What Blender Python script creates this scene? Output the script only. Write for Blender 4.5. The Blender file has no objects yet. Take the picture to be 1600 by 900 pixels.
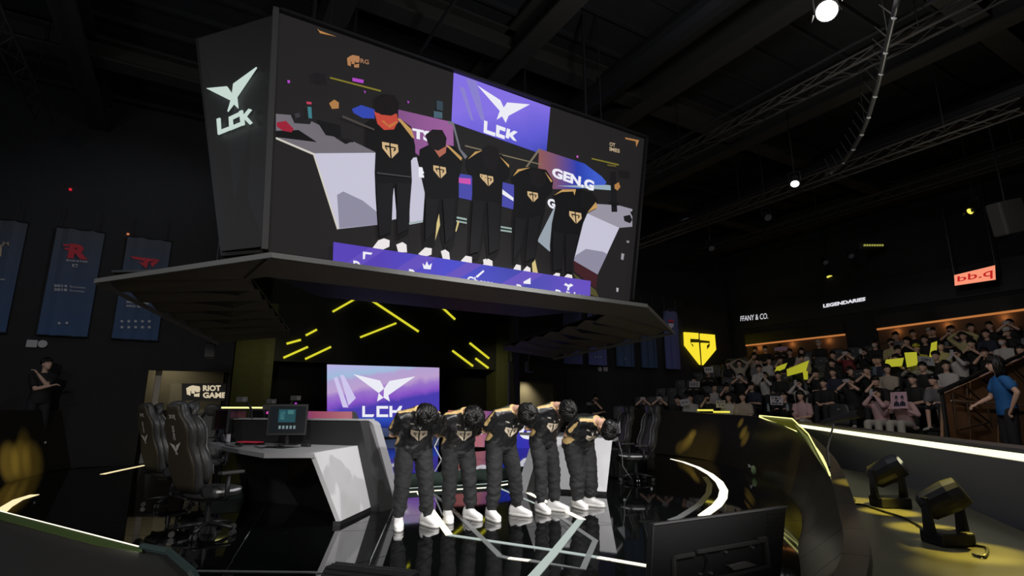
import bpy, math, random
import numpy as np
from mathutils import Vector, Matrix, noise
from mathutils.bvhtree import BVHTree
R_ = random.Random(7)
SC = bpy.context.scene
COL = SC.collection
V = lambda *a: np.array(a, float)
# ------------------------------------------------------------------ camera
YAW = math.radians(30.5); FPX = 850.0; PITCH = math.atan(190/850.0); EYE = V(0, 0, 1.27)
cd = bpy.data.cameras.new('camera'); cam = bpy.data.objects.new('camera', cd); COL.objects.link(cam)
cam.location = EYE; cam.rotation_euler = (math.pi/2+PITCH, 0, -YAW)
cd.sensor_width = 36; cd.lens = 36*FPX/1600; cd.clip_start = .05; cd.clip_end = 200
SC.camera = cam
SC.view_settings.view_transform = 'Standard'; SC.view_settings.look = 'None'
SC.view_settings.gamma = 1; SC.view_settings.exposure = 0
# ------------------------------------------------------------------ world and lights
w = bpy.data.worlds.new('world'); SC.world = w; w.use_nodes = True
w.node_tree.nodes['Background'].inputs[0].default_value = (.8, .85, 1, 1)
w.node_tree.nodes['Background'].inputs[1].default_value = .02
def lamp(kind, loc, target, power, color=(1, 1, 1), size=.1, cone=40, blend=.6, name='lamp'):
    d = bpy.data.lights.new(name, kind); d.energy = power; d.color = color
    if kind == 'AREA': d.size = size
    else: d.shadow_soft_size = size
    if kind == 'SPOT': d.spot_size = math.radians(cone); d.spot_blend = blend
    o = bpy.data.objects.new(name, d); COL.objects.link(o); o.location = loc
    dr = Vector(target)-Vector(loc); o.rotation_euler = dr.to_track_quat('-Z', 'Y').to_euler()
    return o
# stage key lights on the bowing row, from the rig above and in front
lamp('SPOT', (1.0, -2.0, 4.2), (3.6, 6.1, .7), 2700, (1, .97, .95), .12, 34, .5, 'stage_key_light')
lamp('SPOT', (8.2, -.5, 6.5), (3.6, 6.3, .6), 1500, (1, .97, .95), .12, 34, .5, 'stage_key_light')
lamp('SPOT', (3.6, 3.2, 7.5), (3.5, 6.2, .6), 1000, (1, .97, .94), .12, 44, .5, 'stage_key_light')
lamp('SPOT', (2.0, 10.8, 7.0), (3.4, 6.1, 1.0), 700, (1, .97, .94), .12, 40, .5, 'stage_back_light')
lamp('SPOT', (-4, -3, 4.5), (0, 9, 1.0), 1100, (1, .95, .9), .3, 70, .9, 'stage_fill_light')  # added fill that brightens the chairs and worktop, not part of the rig
lamp('SPOT', (-1.0, -3, 2.0), (3.5, 7, 3.1), 190, (1, .93, .85), .3, 75, .9, 'canopy_fill_light')  # added fill from below to brighten the canopy, no such fixture
# light over the stands, then ambient fill points
lamp('SPOT', (6, 2, 7.5), (16, 9.5, 1.6), 430, (1, .9, .84), .2, 62, .6, 'stand_light')
lamp('SPOT', (9, 13.5, 8), (16, 10.5, 1.8), 120, (1, .9, .85), .2, 60, .6, 'stand_light')
lamp('POINT', (4, 3, 5.5), (0, 0, 0), 270, (.9, .93, 1), .4, name='ambient_fill_light')  # added fill for the closed hall, no fixtures behind these points
lamp('POINT', (11, 4, 5.5), (0, 0, 0), 45, (1, .95, .8), .4, name='ambient_fill_light')
lamp('POINT', (-5, 8, 5), (0, 0, 0), 110, (.8, .88, 1), .4, name='ambient_fill_light')
# ------------------------------------------------------------------ pixel rays onto real planes
_F = V(math.sin(YAW)*math.cos(PITCH), math.cos(YAW)*math.cos(PITCH), math.sin(PITCH))
_R = V(math.cos(YAW), -math.sin(YAW), 0); _U = np.cross(_R, _F)
def ray(x, y): return _F*FPX+_R*(x-800)+_U*(450-y)
def oz(x, y, z=0.): d = ray(x, y); return EYE+d*(z-EYE[2])/d[2]
def oy(x, y, v): d = ray(x, y); return EYE+d*(v-EYE[1])/d[1]
def ox(x, y, v): d = ray(x, y); return EYE+d*(v-EYE[0])/d[0]
def opl(x, y, p, n): d = ray(x, y); return EYE+d*(np.dot(np.asarray(p)-EYE, n)/np.dot(d, n))
def norm(v): v = np.asarray(v, float); return v/(np.linalg.norm(v)+1e-12)
def proj(p):
    d = np.asarray(p, float)-EYE; k = d@_F; return 800+FPX*(d@_R)/k, 450-FPX*(d@_U)/k
# ------------------------------------------------------------------ materials
MT = {}
def mat(name, col=(.5, .5, .5), rough=.5, metal=0., emit=None, es=0., noise_amt=0., nscale=8., bump=0., spec=.5, alpha=1., coat=0.):
    if name in MT: return MT[name]
    m = bpy.data.materials.new(name); m.use_nodes = True; nt = m.node_tree; b = nt.nodes['Principled BSDF']
    b.inputs['Base Color'].default_value = (*col, 1); b.inputs['Roughness'].default_value = rough
    b.inputs['Metallic'].default_value = metal; b.inputs['Specular IOR Level'].default_value = spec
    b.inputs['Coat Weight'].default_value = coat
    if emit: b.inputs['Emission Color'].default_value = (*emit, 1); b.inputs['Emission Strength'].default_value = es
    if alpha < 1: b.inputs['Alpha'].default_value = alpha
    if noise_amt or bump:
        tc = nt.nodes.new('ShaderNodeTexCoord'); nz = nt.nodes.new('ShaderNodeTexNoise')
        nz.inputs['Scale'].default_value = nscale; nz.inputs['Detail'].default_value = 4
        nt.links.new(tc.outputs['Object'], nz.inputs['Vector'])
        if noise_amt:
            mx = nt.nodes.new('ShaderNodeMix'); mx.data_type = 'RGBA'
            mx.inputs[6].default_value = (*[max(0, c*(1-noise_amt)) for c in col], 1)
            mx.inputs[7].default_value = (*[min(1, c*(1+noise_amt)) for c in col], 1)
            nt.links.new(nz.outputs['Fac'], mx.inputs[0]); nt.links.new(mx.outputs[2], b.inputs['Base Color'])
        if bump:
            bp = nt.nodes.new('ShaderNodeBump'); bp.inputs['Strength'].default_value = bump; bp.inputs['Distance'].default_value = .02
            nt.links.new(nz.outputs['Fac'], bp.inputs['Height']); nt.links.new(bp.outputs[0], b.inputs['Normal'])
    MT[name] = m; return m
def emat(name, col, s=1.):
    """light-emitting picture or lamp surface"""
    return mat(name, (.01, .01, .01), .6, emit=col, es=s, spec=.1)
def srgb(r, g, b): return tuple(((c/255)/12.92 if c/255 <= .04045 else ((c/255+.055)/1.055)**2.4) for c in (r, g, b))
def px(r, g, b, s=1.): return emat('led_%d_%d_%d' % (r, g, b), srgb(r, g, b), s)
GRAD_O = V(0, 0, 0)
def gradmat(name, stops, axis=(1, 0, 0), p0=0., p1=1., s=1., wobble=0., wscale=3.):
    """LED picture: colour bands along an axis of object space"""
    m = bpy.data.materials.new(name); m.use_nodes = True; nt = m.node_tree; b = nt.nodes['Principled BSDF']
    b.inputs['Base Color'].default_value = (.01, .01, .01, 1); b.inputs['Specular IOR Level'].default_value = .1
    tc = nt.nodes.new('ShaderNodeTexCoord'); dt = nt.nodes.new('ShaderNodeVectorMath'); dt.operation = 'DOT_PRODUCT'
    nt.links.new(tc.outputs['Object'], dt.inputs[0]); dt.inputs[1].default_value = axis
    sh = float(np.dot(axis, GRAD_O)); mr = nt.nodes.new('ShaderNodeMapRange'); mr.inputs[1].default_value = p0-sh; mr.inputs[2].default_value = p1-sh
    src = dt.outputs['Value']
    if wobble:
        nz = nt.nodes.new('ShaderNodeTexNoise'); nz.inputs['Scale'].default_value = wscale; nz.inputs['Detail'].default_value = 5
        nt.links.new(tc.outputs['Object'], nz.inputs['Vector'])
        ma = nt.nodes.new('ShaderNodeMath'); ma.operation = 'MULTIPLY_ADD'; ma.inputs[1].default_value = wobble; 
        nt.links.new(nz.outputs['Fac'], ma.inputs[0]); nt.links.new(src, ma.inputs[2]); src = ma.outputs[0]
    nt.links.new(src, mr.inputs[0])
    cr = nt.nodes.new('ShaderNodeValToRGB'); el = cr.color_ramp.elements
    while len(el) > 1: el.remove(el[0])
    for i, (p, c) in enumerate(stops):
        e = el[0] if i == 0 else el.new(p)
        e.position = p; e.color = (*srgb(*c), 1)
    nt.links.new(mr.outputs[0], cr.inputs[0]); nt.links.new(cr.outputs[0], b.inputs['Emission Color'])
    b.inputs['Emission Strength'].default_value = s
    return m
M_black = mat('black_plastic', (.012, .012, .013), .45)
M_blackm = mat('black_metal', (.02, .02, .022), .4, .3)
M_dark = mat('dark_wall', (.016, .016, .018), .85, noise_amt=.3, nscale=3)
M_floor = mat('black_glass_floor', (.003, .0035, .0035), .035, spec=.75)
M_joint = mat('floor_joint', (.30, .33, .33), .5)
M_ground = mat('hall_floor', (.01, .01, .01), .35, noise_amt=.3)
M_barrier = mat('lacquered_barrier', (.035, .031, .026), .3, noise_amt=.3, nscale=1.2, spec=.5)
M_canopy = mat('canopy_panel', (.13, .11, .085), .6, noise_amt=.12, nscale=5)
M_canlip = mat('canopy_lip', (.2, .2, .19), .5)
M_white = mat('desk_white', (.62, .62, .64), .45, noise_amt=.03)
M_grey = mat('desk_grey', (.36, .36, .38), .4)
M_pillar = mat('olive_pillar', (.10, .10, .035), .8, noise_amt=.25, nscale=6)
M_wled = emat('led_warm_white', (1, .93, .72), 1.7)
M_wled2 = emat('led_cool_white', (.72, .83, .78), .62)
M_wled3 = emat('led_gold', (1, .82, .45), 1.1)
M_gled = emat('led_yellow_green', (.95, .93, .35), 1.2)
M_yled = emat('led_yellow', (.70, .66, .03), 1.)
M_dull = mat('unlit_floor_channel', (.16, .17, .17), .3)
M_white_e = px(248, 248, 250)
M_skin = mat('skin', (.60, .36, .26), .5, noise_amt=.06)
M_skin2 = mat('skin_fair', (.68, .44, .34), .5)
M_hair = mat('black_hair', (.006, .0055, .0055), .42, spec=.45)
M_gold = mat('gold_fabric', (.46, .30, .11), .5)
M_eye = mat('eye', (.01, .01, .01), .3)
M_lip = mat('lip', (.4, .15, .13), .5)
# ------------------------------------------------------------------ mesh helpers
ORI = {}
class MB:
    def __init__(s): s.v = []; s.f = []; s.m = []
    def add(s, vs, fs, mi=0):
        o = len(s.v); s.v.extend([tuple(map(float, v)) for v in vs]); s.f.extend([tuple(i+o for i in f) for f in fs]); s.m.extend([mi]*len(fs)); return s
    def box(s, c, size, X=(1, 0, 0), Y=(0, 1, 0), mi=0):
        X = norm(X); Y = norm(Y); Z = np.cross(X, Y); c = np.asarray(c, float); a, b, d = [q/2 for q in size]
        vs = [c+X*i*a+Y*j*b+Z*k*d for i, j, k in ((-1,-1,-1),(1,-1,-1),(1,1,-1),(-1,1,-1),(-1,-1,1),(1,-1,1),(1,1,1),(-1,1,1))]
        return s.add(vs, [(0,3,2,1),(4,5,6,7),(0,1,5,4),(1,2,6,5),(2,3,7,6),(3,0,4,7)], mi)
    def hexa(s, bot, top, mi=0):
        n = len(bot); vs = list(bot)+list(top)
        return s.add(vs, [tuple(range(n))[::-1], tuple(range(n, 2*n))]+[(i, (i+1) % n, n+(i+1) % n, n+i) for i in range(n)], mi)
    def slab(s, pts, off, mi=0):
        """polygon given thickness by an offset vector"""
        off = np.asarray(off, float); return s.hexa([np.asarray(p, float) for p in pts], [np.asarray(p, float)+off for p in pts], mi)
    def tube(s, pts, r, n=8, mi=0, caps=True, flat=None):
        pts = [np.asarray(p, float) for p in pts]
        rs = [r]*len(pts) if np.isscalar(r) else list(r)
        t0 = norm(pts[1]-pts[0]); u = norm(np.cross(t0, (0, 0, 1) if abs(t0[2]) < .9 else (1, 0, 0))); vs = []
        for i, p in enumerate(pts):
            t = norm(pts[min(i+1, len(pts)-1)]-pts[max(i-1, 0)])
            u = norm(u-t*np.dot(u, t)); w_ = np.cross(t, u)
            for k in range(n):
                a = 2*math.pi*k/n; vs.append(p+(u*math.cos(a)+w_*math.sin(a)*(flat or 1))*rs[i])
        fs = [(i*n+k, i*n+(k+1) % n, (i+1)*n+(k+1) % n, (i+1)*n+k) for i in range(len(pts)-1) for k in range(n)]
        if caps: fs += [tuple(range(n))[::-1], tuple((len(pts)-1)*n+k for k in range(n))]
        return s.add(vs, fs, mi)
    def limb(s, pts, rs, n=12, flat=1., mi=0):
        """tapering tube with rounded ends"""
        pts = [np.asarray(p, float) for p in pts]; a = norm(pts[0]-pts[1]); b = norm(pts[-1]-pts[-2])
        P = [pts[0]+a*rs[0]*.95, pts[0]+a*rs[0]*.6]+pts+[pts[-1]+b*rs[-1]*.6, pts[-1]+b*rs[-1]*.95]
        return s.tube(P, [rs[0]*.2, rs[0]*.75]+list(rs)+[rs[-1]*.75, rs[-1]*.2], n, mi, flat=flat)
    def loft(s, rings, n=20, mi=0, e=2.):
        """rings: (centre, u axis, v axis, ru, rv)"""
        vs = []
        for c, u, v, ru, rv in rings:
            for k in range(n):
                a = 2*math.pi*k/n; ca, sa = math.cos(a), math.sin(a)
                vs.append(np.asarray(c)+np.asarray(u)*ru*math.copysign(abs(ca)**(2/e), ca)+np.asarray(v)*rv*math.copysign(abs(sa)**(2/e), sa))
        m = len(rings)
        fs = [(i*n+k, i*n+(k+1) % n, (i+1)*n+(k+1) % n, (i+1)*n+k) for i in range(m-1) for k in range(n)]
        fs += [tuple(range(n))[::-1], tuple((m-1)*n+k for k in range(n))]
        return s.add(vs, fs, mi)
    def ell(s, c, r, X=(1, 0, 0), Y=(0, 1, 0), n=14, m=9, mi=0):
        X = norm(X); Y = norm(Y); Z = np.cross(X, Y); r = (r, r, r) if np.isscalar(r) else r
        rings = []
        for i in range(m):
            t = -math.pi/2+math.pi*(i+.5)/m; t = -math.pi/2*.985+math.pi*.985*i/(m-1)
            rings.append((np.asarray(c)+Z*r[2]*math.sin(t), X, Y, r[0]*math.cos(t), r[1]*math.cos(t)))
        return s.loft(rings, n, mi)
    def disc(s, c, nrm, r, h, n=20, mi=0, r2=None):
        nrm = norm(nrm); c = np.asarray(c, float); return s.tube([c-nrm*h/2, c+nrm*h/2], [r, r if r2 is None else r2], n, mi)
    def mesh(s, name, mats, smooth=False, o=(0, 0, 0)):
        me = bpy.data.meshes.new(name); o = np.asarray(o, float)
        me.from_pydata([tuple(np.asarray(v)-o) for v in s.v], [], s.f)
        for m in (mats if isinstance(mats, (list, tuple)) else [mats]): me.materials.append(m)
        if any(s.m): me.polygons.foreach_set('material_index', s.m)
        if smooth: me.polygons.foreach_set('use_smooth', [True]*len(me.polygons))
        me.update(); return me
    def obj(s, name, mats, parent=None, smooth=False, local=False, bevel=0):
        """vertices are in world space unless local"""
        o = (0, 0, 0) if (local or parent is None) else ORI.get(parent.name, (0, 0, 0))
        ob = bpy.data.objects.new(name, s.mesh(name, mats, smooth, o)); COL.objects.link(ob)
        if parent is not None: ob.parent = parent; ORI[ob.name] = o
        if smooth == 'auto' or bevel: pass
        if bevel:
            b = ob.modifiers.new('bevel', 'BEVEL'); b.width = bevel; b.segments = 2; b.limit_method = 'ANGLE'
        return ob
def tag(o, label=None, cat=None, group=None, kind=None):
    if label: o['label'] = label
    if cat: o['category'] = cat
    if group: o['group'] = group
    if kind: o['kind'] = kind
    return o
def thing(name, label, cat, loc=(0, 0, 0), rz=0, group=None):
    o = bpy.data.objects.new(name, None); COL.objects.link(o); o.location = [float(q) for q in loc]; o.rotation_euler = (0, 0, rz)
    o.empty_display_size = .1; ORI[o.name] = np.asarray(loc, float); return tag(o, label, cat, group)
def S(o): o['kind'] = 'structure'; return o
_kids = {}
def copy_tree(o, parent=None, **kw):
    c = o.copy(); COL.objects.link(c); c.parent = parent
    for ch in o.children: copy_tree(ch, c)
    return c
_T = {}
def text2d(s, bold=.02, shear=0.):
    """outline of a string, scaled to the unit square; returns verts, faces, aspect"""
    k = (s, bold, shear)
    if k in _T: return _T[k]
    c = bpy.data.curves.new('t', 'FONT'); c.body = s; c.offset = bold; c.shear = shear; c.resolution_u = 3
    o = bpy.data.objects.new('t', c); me = bpy.data.meshes.new_from_object(o)
    P = np.array([v.co[:2] for v in me.vertices]) if len(me.vertices) else np.zeros((1, 2)); F = [tuple(p.vertices) for p in me.polygons]
    lo, hi = P.min(0), P.max(0); asp = (hi[0]-lo[0])/max(hi[1]-lo[1], 1e-6)
    P = (P-lo)/np.maximum(hi-lo, 1e-6)
    bpy.data.objects.remove(o); bpy.data.meshes.remove(me); bpy.data.curves.remove(c)
    _T[k] = (P, F, asp); return _T[k]
def bil(q, c):
    x, y = q; c = [np.asarray(p, float) for p in c]
    return c[0]*(1-x)*(1-y)+c[1]*x*(1-y)+c[2]*x*y+c[3]*(1-x)*y
BIRD = [(0,0),(.43,.25),(.50,.56),(.58,.25),(1,.08),(.56,.78),(.58,1),(.48,.86),(.38,1),(.43,.70)]
BIRD_T = [[0,1,9],[1,2,9],[2,5,7,9],[2,3,5],[3,4,5],[5,6,7],[7,8,9]]
LETL = [[(0,0),(.22,0),(.22,.76),(0,1)],[(0,.76),(1,.76),(.9,1),(0,1)]]
LETC = [[(0,0),(1,0),(1,.25),(0,.25)],[(0,.25),(.25,.25),(.25,.76),(0,.76)],[(0,.76),(1,.76),(1,1),(0,1)]]
LETK = [[(0,0),(.22,0),(.22,1),(0,1)],[(.22,.38),(.55,.38),(.55,.62),(.22,.62)],[(.55,.38),(.78,0),(1,0),(.82,.5),(.55,.62)],[(.55,.5),(.8,.45),(1,1),(.75,1)]]
GGL = [(368,241),(456,247),(457,285),(403,281),(404,310),(432,352),(432,322),(413,307),(458,307),(470,450),(372,325)]
GGR = [(472,250),(560,258),(569,353),(487,452),(477,309),(526,312),(509,328),(511,362),(537,330),(537,297),(474,290)]
GG = [[((x-368)/201, (y-241)/211) for x, y in g] for g in (GGL, GGR)]
def tri(poly):
    from mathutils.geometry import tessellate_polygon
    return [tuple(t) for t in tessellate_polygon([[Vector((p[0], p[1], 0)) for p in poly]])]
def lck_polys():
    """the league mark: bird above three letters, unit square, y down"""
    out = []
    for t in BIRD_T: out.append([(BIRD[i][0], BIRD[i][1]*.62) for i in t])
    for L, x0, w_ in ((LETL, .14, .22), (LETC, .39, .2), (LETK, .62, .24)):
        for p in L: out.append([(x0+q[0]*w_, .74+q[1]*.26) for q in p])
    return out
def flat(mb, polys, corners, mi=0, off=None, thick=None):
    """unit-square polygons (y down) laid on the quad tl, tr, br, bl"""
    tl, tr, br, bl = [np.asarray(c, float) for c in corners]
    off = np.zeros(3) if off is None else np.asarray(off, float)
    for p in polys:
        P = [bil((x, y), (tl, tr, br, bl))+off for x, y in p]
        for t in tri(p):
            if thick is None: mb.add([P[i] for i in t], [(0, 1, 2)], mi)
            else: mb.slab([P[i] for i in t], thick, mi)
def flat_text(mb, s, corners, mi=0, off=None, bold=.02, shear=0., thick=None):
    P, F, a = text2d(s, bold, shear); tl, tr, br, bl = [np.asarray(c, float) for c in corners]
    off = np.zeros(3) if off is None else np.asarray(off, float)
    W = [bil((x, 1-y), (tl, tr, br, bl))+off for x, y in P]
    mb.add(W, F, mi)
# ================================================================== SETTING
XW, YW, ZC = 21., 16., 9.
b = MB(); b.box((4, 6, -.12), (40, 36, .2)); S(b.obj('floor', M_ground))
# --- stage floor: black glass panels cut along the joints seen in the photograph
CX, CY, CR = 3.6, 9.6, 8.0
def clip(poly, p, n):
    out = []
    for i in range(len(poly)):
        a, c = poly[i], poly[(i+1) % len(poly)]; da = np.dot(a-p, n); dc = np.dot(c-p, n)
        if da >= 0: out.append(a)
        if da*dc < 0: out.append(a+(c-a)*da/(da-dc))
    return out
polys = [[V(CX+CR*math.cos(t), CY+CR*math.sin(t)) for t in np.linspace(0, 2*math.pi, 49)[:-1]]]
cuts = [((480,831),(700,826)),((578,878),(616,790)),((656,883),(701,845)),((945,772),(1060,792)),((900,785),(1000,757)),((317,898),(480,813)),((366,870),(406,805)),
        ((220,760),(330,752)),((760,735),(790,757)),((640,768),(830,748)),((1000,757),(1110,742)),((905,812),(1020,826))]
for (a, c) in cuts:
    p, q = oz(*a)[:2], oz(*c)[:2]; n = V(-(q-p)[1], (q-p)[0]); n /= np.linalg.norm(n); new = []
    for P in polys:
        for s in (1, -1):
            r = clip(P, p, n*s)
            if len(r) >= 3:
                A = abs(sum(r[i][0]*r[(i+1) % len(r)][1]-r[(i+1) % len(r)][0]*r[i][1] for i in range(len(r))))/2
                if A > .02: new.append(r)
    polys = new
b = MB(); b.disc((CX, CY, -.02), (0, 0, 1), CR+.05, .012, 64); stage = S(b.obj('floor_stage', M_joint))
for P in polys:
    c = sum(P)/len(P); Q = [p+(c-p)/max(np.linalg.norm(c-p), .01)*.009 for p in P]
    b = MB(); b.slab([(q[0], q[1], -.012) for q in Q], (0, 0, .012)); b.obj('floor_panel', M_floor, stage)
# LED channels let into the stage floor
def strip(name, pts, wd, m, label, z=0., h=.004, group='light lines in the stage floor', cat='light strip', parent=None, zz=None):
    P = [np.asarray(p, float) for p in pts]; b = MB(); L = []; Rr = []
    for i, p in enumerate(P):
        t = norm(P[min(i+1, len(P)-1)]-P[max(i-1, 0)]); n = norm(V(-t[1], t[0], 0)); ww = wd[i] if hasattr(wd, '__len__') else wd
        L.append(p+n*ww/2); Rr.append(p-n*ww/2)
    for i in range(len(P)-1): b.slab([L[i], L[i+1], Rr[i+1], Rr[i]], (0, 0, h))
    o = b.obj(name, m, parent)
    if parent is None: tag(o, label, cat, group)
    return o
Z0 = lambda l, z=.001: [oz(x, y, z) for x, y in l]
strip('light_strip', Z0([(655,770),(702,836)]), .075, M_wled, 'broad cream light line running from the first pair of white shoes to the corner')
strip('light_strip', Z0([(702,836),(860,859)]), .06, M_wled2, 'pale teal light line crossing the floor in front of the bowing row')
strip('light_strip', Z0([(860,859),(935,871)]), .06, M_wled2, 'pale teal light line continuing past the crossing towards the monitor')
strip('light_strip', Z0([(935,871),(1022,886)]), .06, M_wled, 'bright cream end of the light line beside the monitor on the floor')
strip('light_strip', Z0([(907,812),(862,868),(832,902)], .002), .085, M_wled2, 'pale teal light line slanting from below the last bowing person to the front')
strip('light_strip', Z0([(803,759),(911,812)]), .07, M_wled, 'broad cream light line passing behind the fourth bowing person')
strip('light_strip', Z0([(772,759),(860,797)]), .035, M_wled2, 'thin pale light line inside the broad cream one behind the third person')
strip('light_strip', Z0([(600,771),(636,769),(760,762),(832,750)]), .07, M_wled, 'long pale light line across the rear of the stage, in front of the riser')
strip('light_strip', Z0([(600,764),(636,763),(760,756),(832,746)]), .035, M_wled2, 'thin pale light line along the foot of the riser')
strip('light_strip', Z0([(668,765),(705,794),(750,838),(781,869)]), .06, M_dull, 'unlit grey channel running between the bowing people to the front')
strip('light_strip', Z0([(781,869),(795,872)]), .06, M_dull, 'short unlit grey channel at the front corner')
strip('light_strip', Z0([(795,872),(828,876)]), .05, M_wled, 'short lit segment in the grey floor channel')
strip('light_strip', Z0([(828,876),(911,889),(930,845),(875,808)]), .06, M_dull, 'unlit grey channel bending round in front of the last bowing person')
strip('light_strip', Z0([(302,892),(480,894),(530,896)]), .03, M_dull, 'thin grey line across the front of the stage floor')
strip('light_strip', Z0([(1048,717),(1068,722),(1090,730),(1110,741),(1124,753),(1131,766),(1129,778),(1120,790),(1098,806)], .002), [.04,.08,.10,.12,.13,.13,.13,.13,.12], M_wled, 'bright curved light line round the stage edge beside the audience')
strip('light_strip', Z0([(1101,745),(1109,757),(1107,771),(1092,789),(1062,808),(1048,813)]), .09, M_dull, 'dim curved channel inside the bright curved light line')
strip('light_strip', Z0([(160,741),(192,734),(226,727)]), .09, M_wled3, 'thin gold light line on the floor behind the gaming chairs')
strip('light_strip', Z0([(54,773),(28,781),(10,792),(-8,808)]), .12, M_wled3, 'curved gold light line at the corner of the low front wall')
# --- rear dais
dz = .2; b = MB(); b.slab([(0.4, 9.35, 0), (9.2, 9.35, 0), (12.4, 20.9, 0), (1.2, 20.9, 0)], (0, 0, dz-.01))
dais = S(b.obj('floor_dais', mat('dais_riser', (.03, .05, .042), .3)))
for i in range(7):
    for j in range(7):
        q = [bil(((i+u)/7, (j+v)/7), (V(.4, 9.35, dz-.012), V(9.2, 9.35, dz-.012), V(12.4, 20.9, dz-.012), V(1.2, 20.9, dz-.012))) for u, v in ((.004, .004), (.996, .004), (.996, .996), (.004, .996))]; b = MB(); b.slab(q, (0, 0, .012)); b.obj('floor_panel', M_floor, dais)
# --- back wall with two doorways
A0, A1, AZ = oy(228, 600, YW)[0], oy(357, 600, YW)[0], oy(290, 579, YW)[2]
B0, B1, BZ = oy(811, 600, YW)[0], oy(872, 600, YW)[0], oy(830, 596, YW)[2]
b = MB()
def wl(x0, x1, z0, z1, y=YW): b.box(((x0+x1)/2, y+.15, (z0+z1)/2), (x1-x0, .3, z1-z0))
wl(-14, A0, 0, ZC); wl(A0, A1, AZ, ZC); wl(A1, .97, 0, ZC); wl(B0, B1, BZ, ZC); wl(B1, XW+.3, 0, ZC)
wb = S(b.obj('wall_back', M_dark))
b = MB(); b.box((XW+.15, 3, ZC/2), (.3, 26, ZC)); S(b.obj('wall_right', M_dark))
b = MB(); b.box((-14.15, 3, ZC/2), (.3, 26, ZC)); S(b.obj('wall_left', M_dark))
b = MB(); b.box((4, -10.15, ZC/2), (36, .3, ZC)); S(b.obj('wall_front', M_dark))
# rail line and lower cladding on the back wall, as wall panels with joints
for i in range(14):
    x = 2.2+i*1.35
    if x < B1+.1 or x+1.33 > XW: continue
    b = MB(); b.box((x+.66, YW-.02, 1.35), (1.33, .03, 2.6)); b.obj('wall_panel', mat('wall_cladding', (.02, .02, .023), .8), wb)
M_lobby = mat('lobby_wall', (.30, .27, .19), .8, noise_amt=.08)
b = MB(); b.box((-.55, YW+2.1, 1.5), (2.9, .1, 3)); b.box((-1.95, YW+1.2, 1.5), (.1, 1.8, 3)); S(b.obj('wall_lobby', M_lobby))
b = MB(); b.box((-.55, YW+1.2, 3.0), (2.9, 1.8, .1)); S(b.obj('ceiling_lobby', M_dark))
lamp('SPOT', (-.55, YW+1.3, 2.85), (-.3, YW+2.0, .9), 20, (1, .9, .65), .1, 130, 1, 'lobby_light')
b = MB(); xa = oy(246, 600, YW+.9)[0]; b.box((xa, YW+.9, 1.2), (.14, .14, 2.4)); tag(b.obj('post', mat('lobby_post', (.55, .5, .42), .5)), 'pale square post standing in the lit lobby doorway', 'post')
# lit lobby sign: fist mark and two lines of letters
sg = thing('wall_sign', 'cream block letters and a fist mark glowing in the lit lobby doorway', 'sign', (0, YW+.6, 1.3))
P4 = lambda x0, y0, x1, y1, y: [oy(x0, y0, y), oy(x1, y0, y), oy(x1, y1, y), oy(x0, y1, y)]
b = MB(); q = P4(284, 599, 356, 626, YW+.62); b.slab(q, (0, .03, 0)); b.obj('backing_board', mat('sign_back', (.01, .01, .01), .5), sg)
M_cream = px(205, 190, 160)
b = MB(); fist = [[(0,.25),(.2,.12),(.2,.85),(.05,.8)],[(.2,.1),(.42,.02),(.42,.7),(.36,.7),(.36,.5),(.3,.5),(.3,.9),(.2,.85)],[(.42,.0),(.95,.1),(1,.3),(.95,.6),(.66,.6),(.66,.5),(.6,.5),(.6,.75),(.42,.7)],[(.55,.78),(.95,.68),(.93,1),(.55,.97)]]
flat(b, fist, P4(291, 602, 313, 620, YW+.6)); b.obj('fist_mark', M_cream, sg)
b = MB(); flat_text(b, 'RIOT', P4(317, 602, 345, 611, YW+.6), bold=.04); flat_text(b, 'GAME', P4(317, 613, 353, 622, YW+.6), bold=.04); b.obj('lettering', M_cream, sg)
b = MB(); b.box(((B0+B1)/2+.8, YW+1.6, 1.5), (2.2, .1, 3)); b.box((B1+.75, YW+.9, 1.5), (.1, 1.4, 3)); S(b.obj('wall_corridor', M_lobby))
lamp('SPOT', (B0+1.15, YW+1.1, 2.5), (B0+1.1, YW+1.5, .8), 60, (1, .88, .62), .08, 100, 1, 'corridor_light')
# --- ceiling with beams
b = MB(); b.box((3.5, 6.3, ZC+.1), (36, 33.2, .2)); ceil = S(b.obj('ceiling', mat('ceiling_deck', (.012, .012, .013), .8)))
M_beam = mat('beam_steel', (.024, .022, .018), .7); M_pur = mat('purlin_steel', (.014, .014, .015), .7)
for i in range(30):
    y = -9+i*.85
    b = MB(); b.box((3.5, y, ZC-.05), (35, .07, .12)); b.obj('purlin', M_pur, ceil)
for x in (-11, -6.8, -2.6, 1.6, 5.0, 8.5, 12.07, 16.2, 20): 
    b = MB()
    for z_, h_, w_ in ((ZC-.22, .05, .42), (ZC-.55, .62, .05), (ZC-.86, .05, .42)): b.box((x, 3, z_), (w_, 26, h_))
    b.obj('beam', M_beam, ceil)
for y in (-2.2, 3.2, 8.48, 13.0):
    b = MB()
    for z_, h_, w_ in ((ZC-.22, .05, .42), (ZC-.45, .42, .05), (ZC-.66, .05, .42)): b.box((3.5, y, z_), (35, w_, h_))
    b.obj('beam', M_beam, ceil)
for x, y0, y1 in ((9.9, -2, 15), (14.6, 0, 15), (3.1, 0, 14), (18, -2, 15), (-4.9, -2, 15)):
    b = MB(); b.tube([(x, y0, ZC-1.15), (x, y1, ZC-1.15)], .035, 6); b.obj('conduit', M_pur, ceil)
for x in (7.3, 15.4, -9):
    b = MB(); b.tube([(x, -6, ZC-.75), (x, 15.5, ZC-.75)], .3, 14); b.obj('duct', mat('duct', (.02, .02, .02), .5, .4), ceil)
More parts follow.
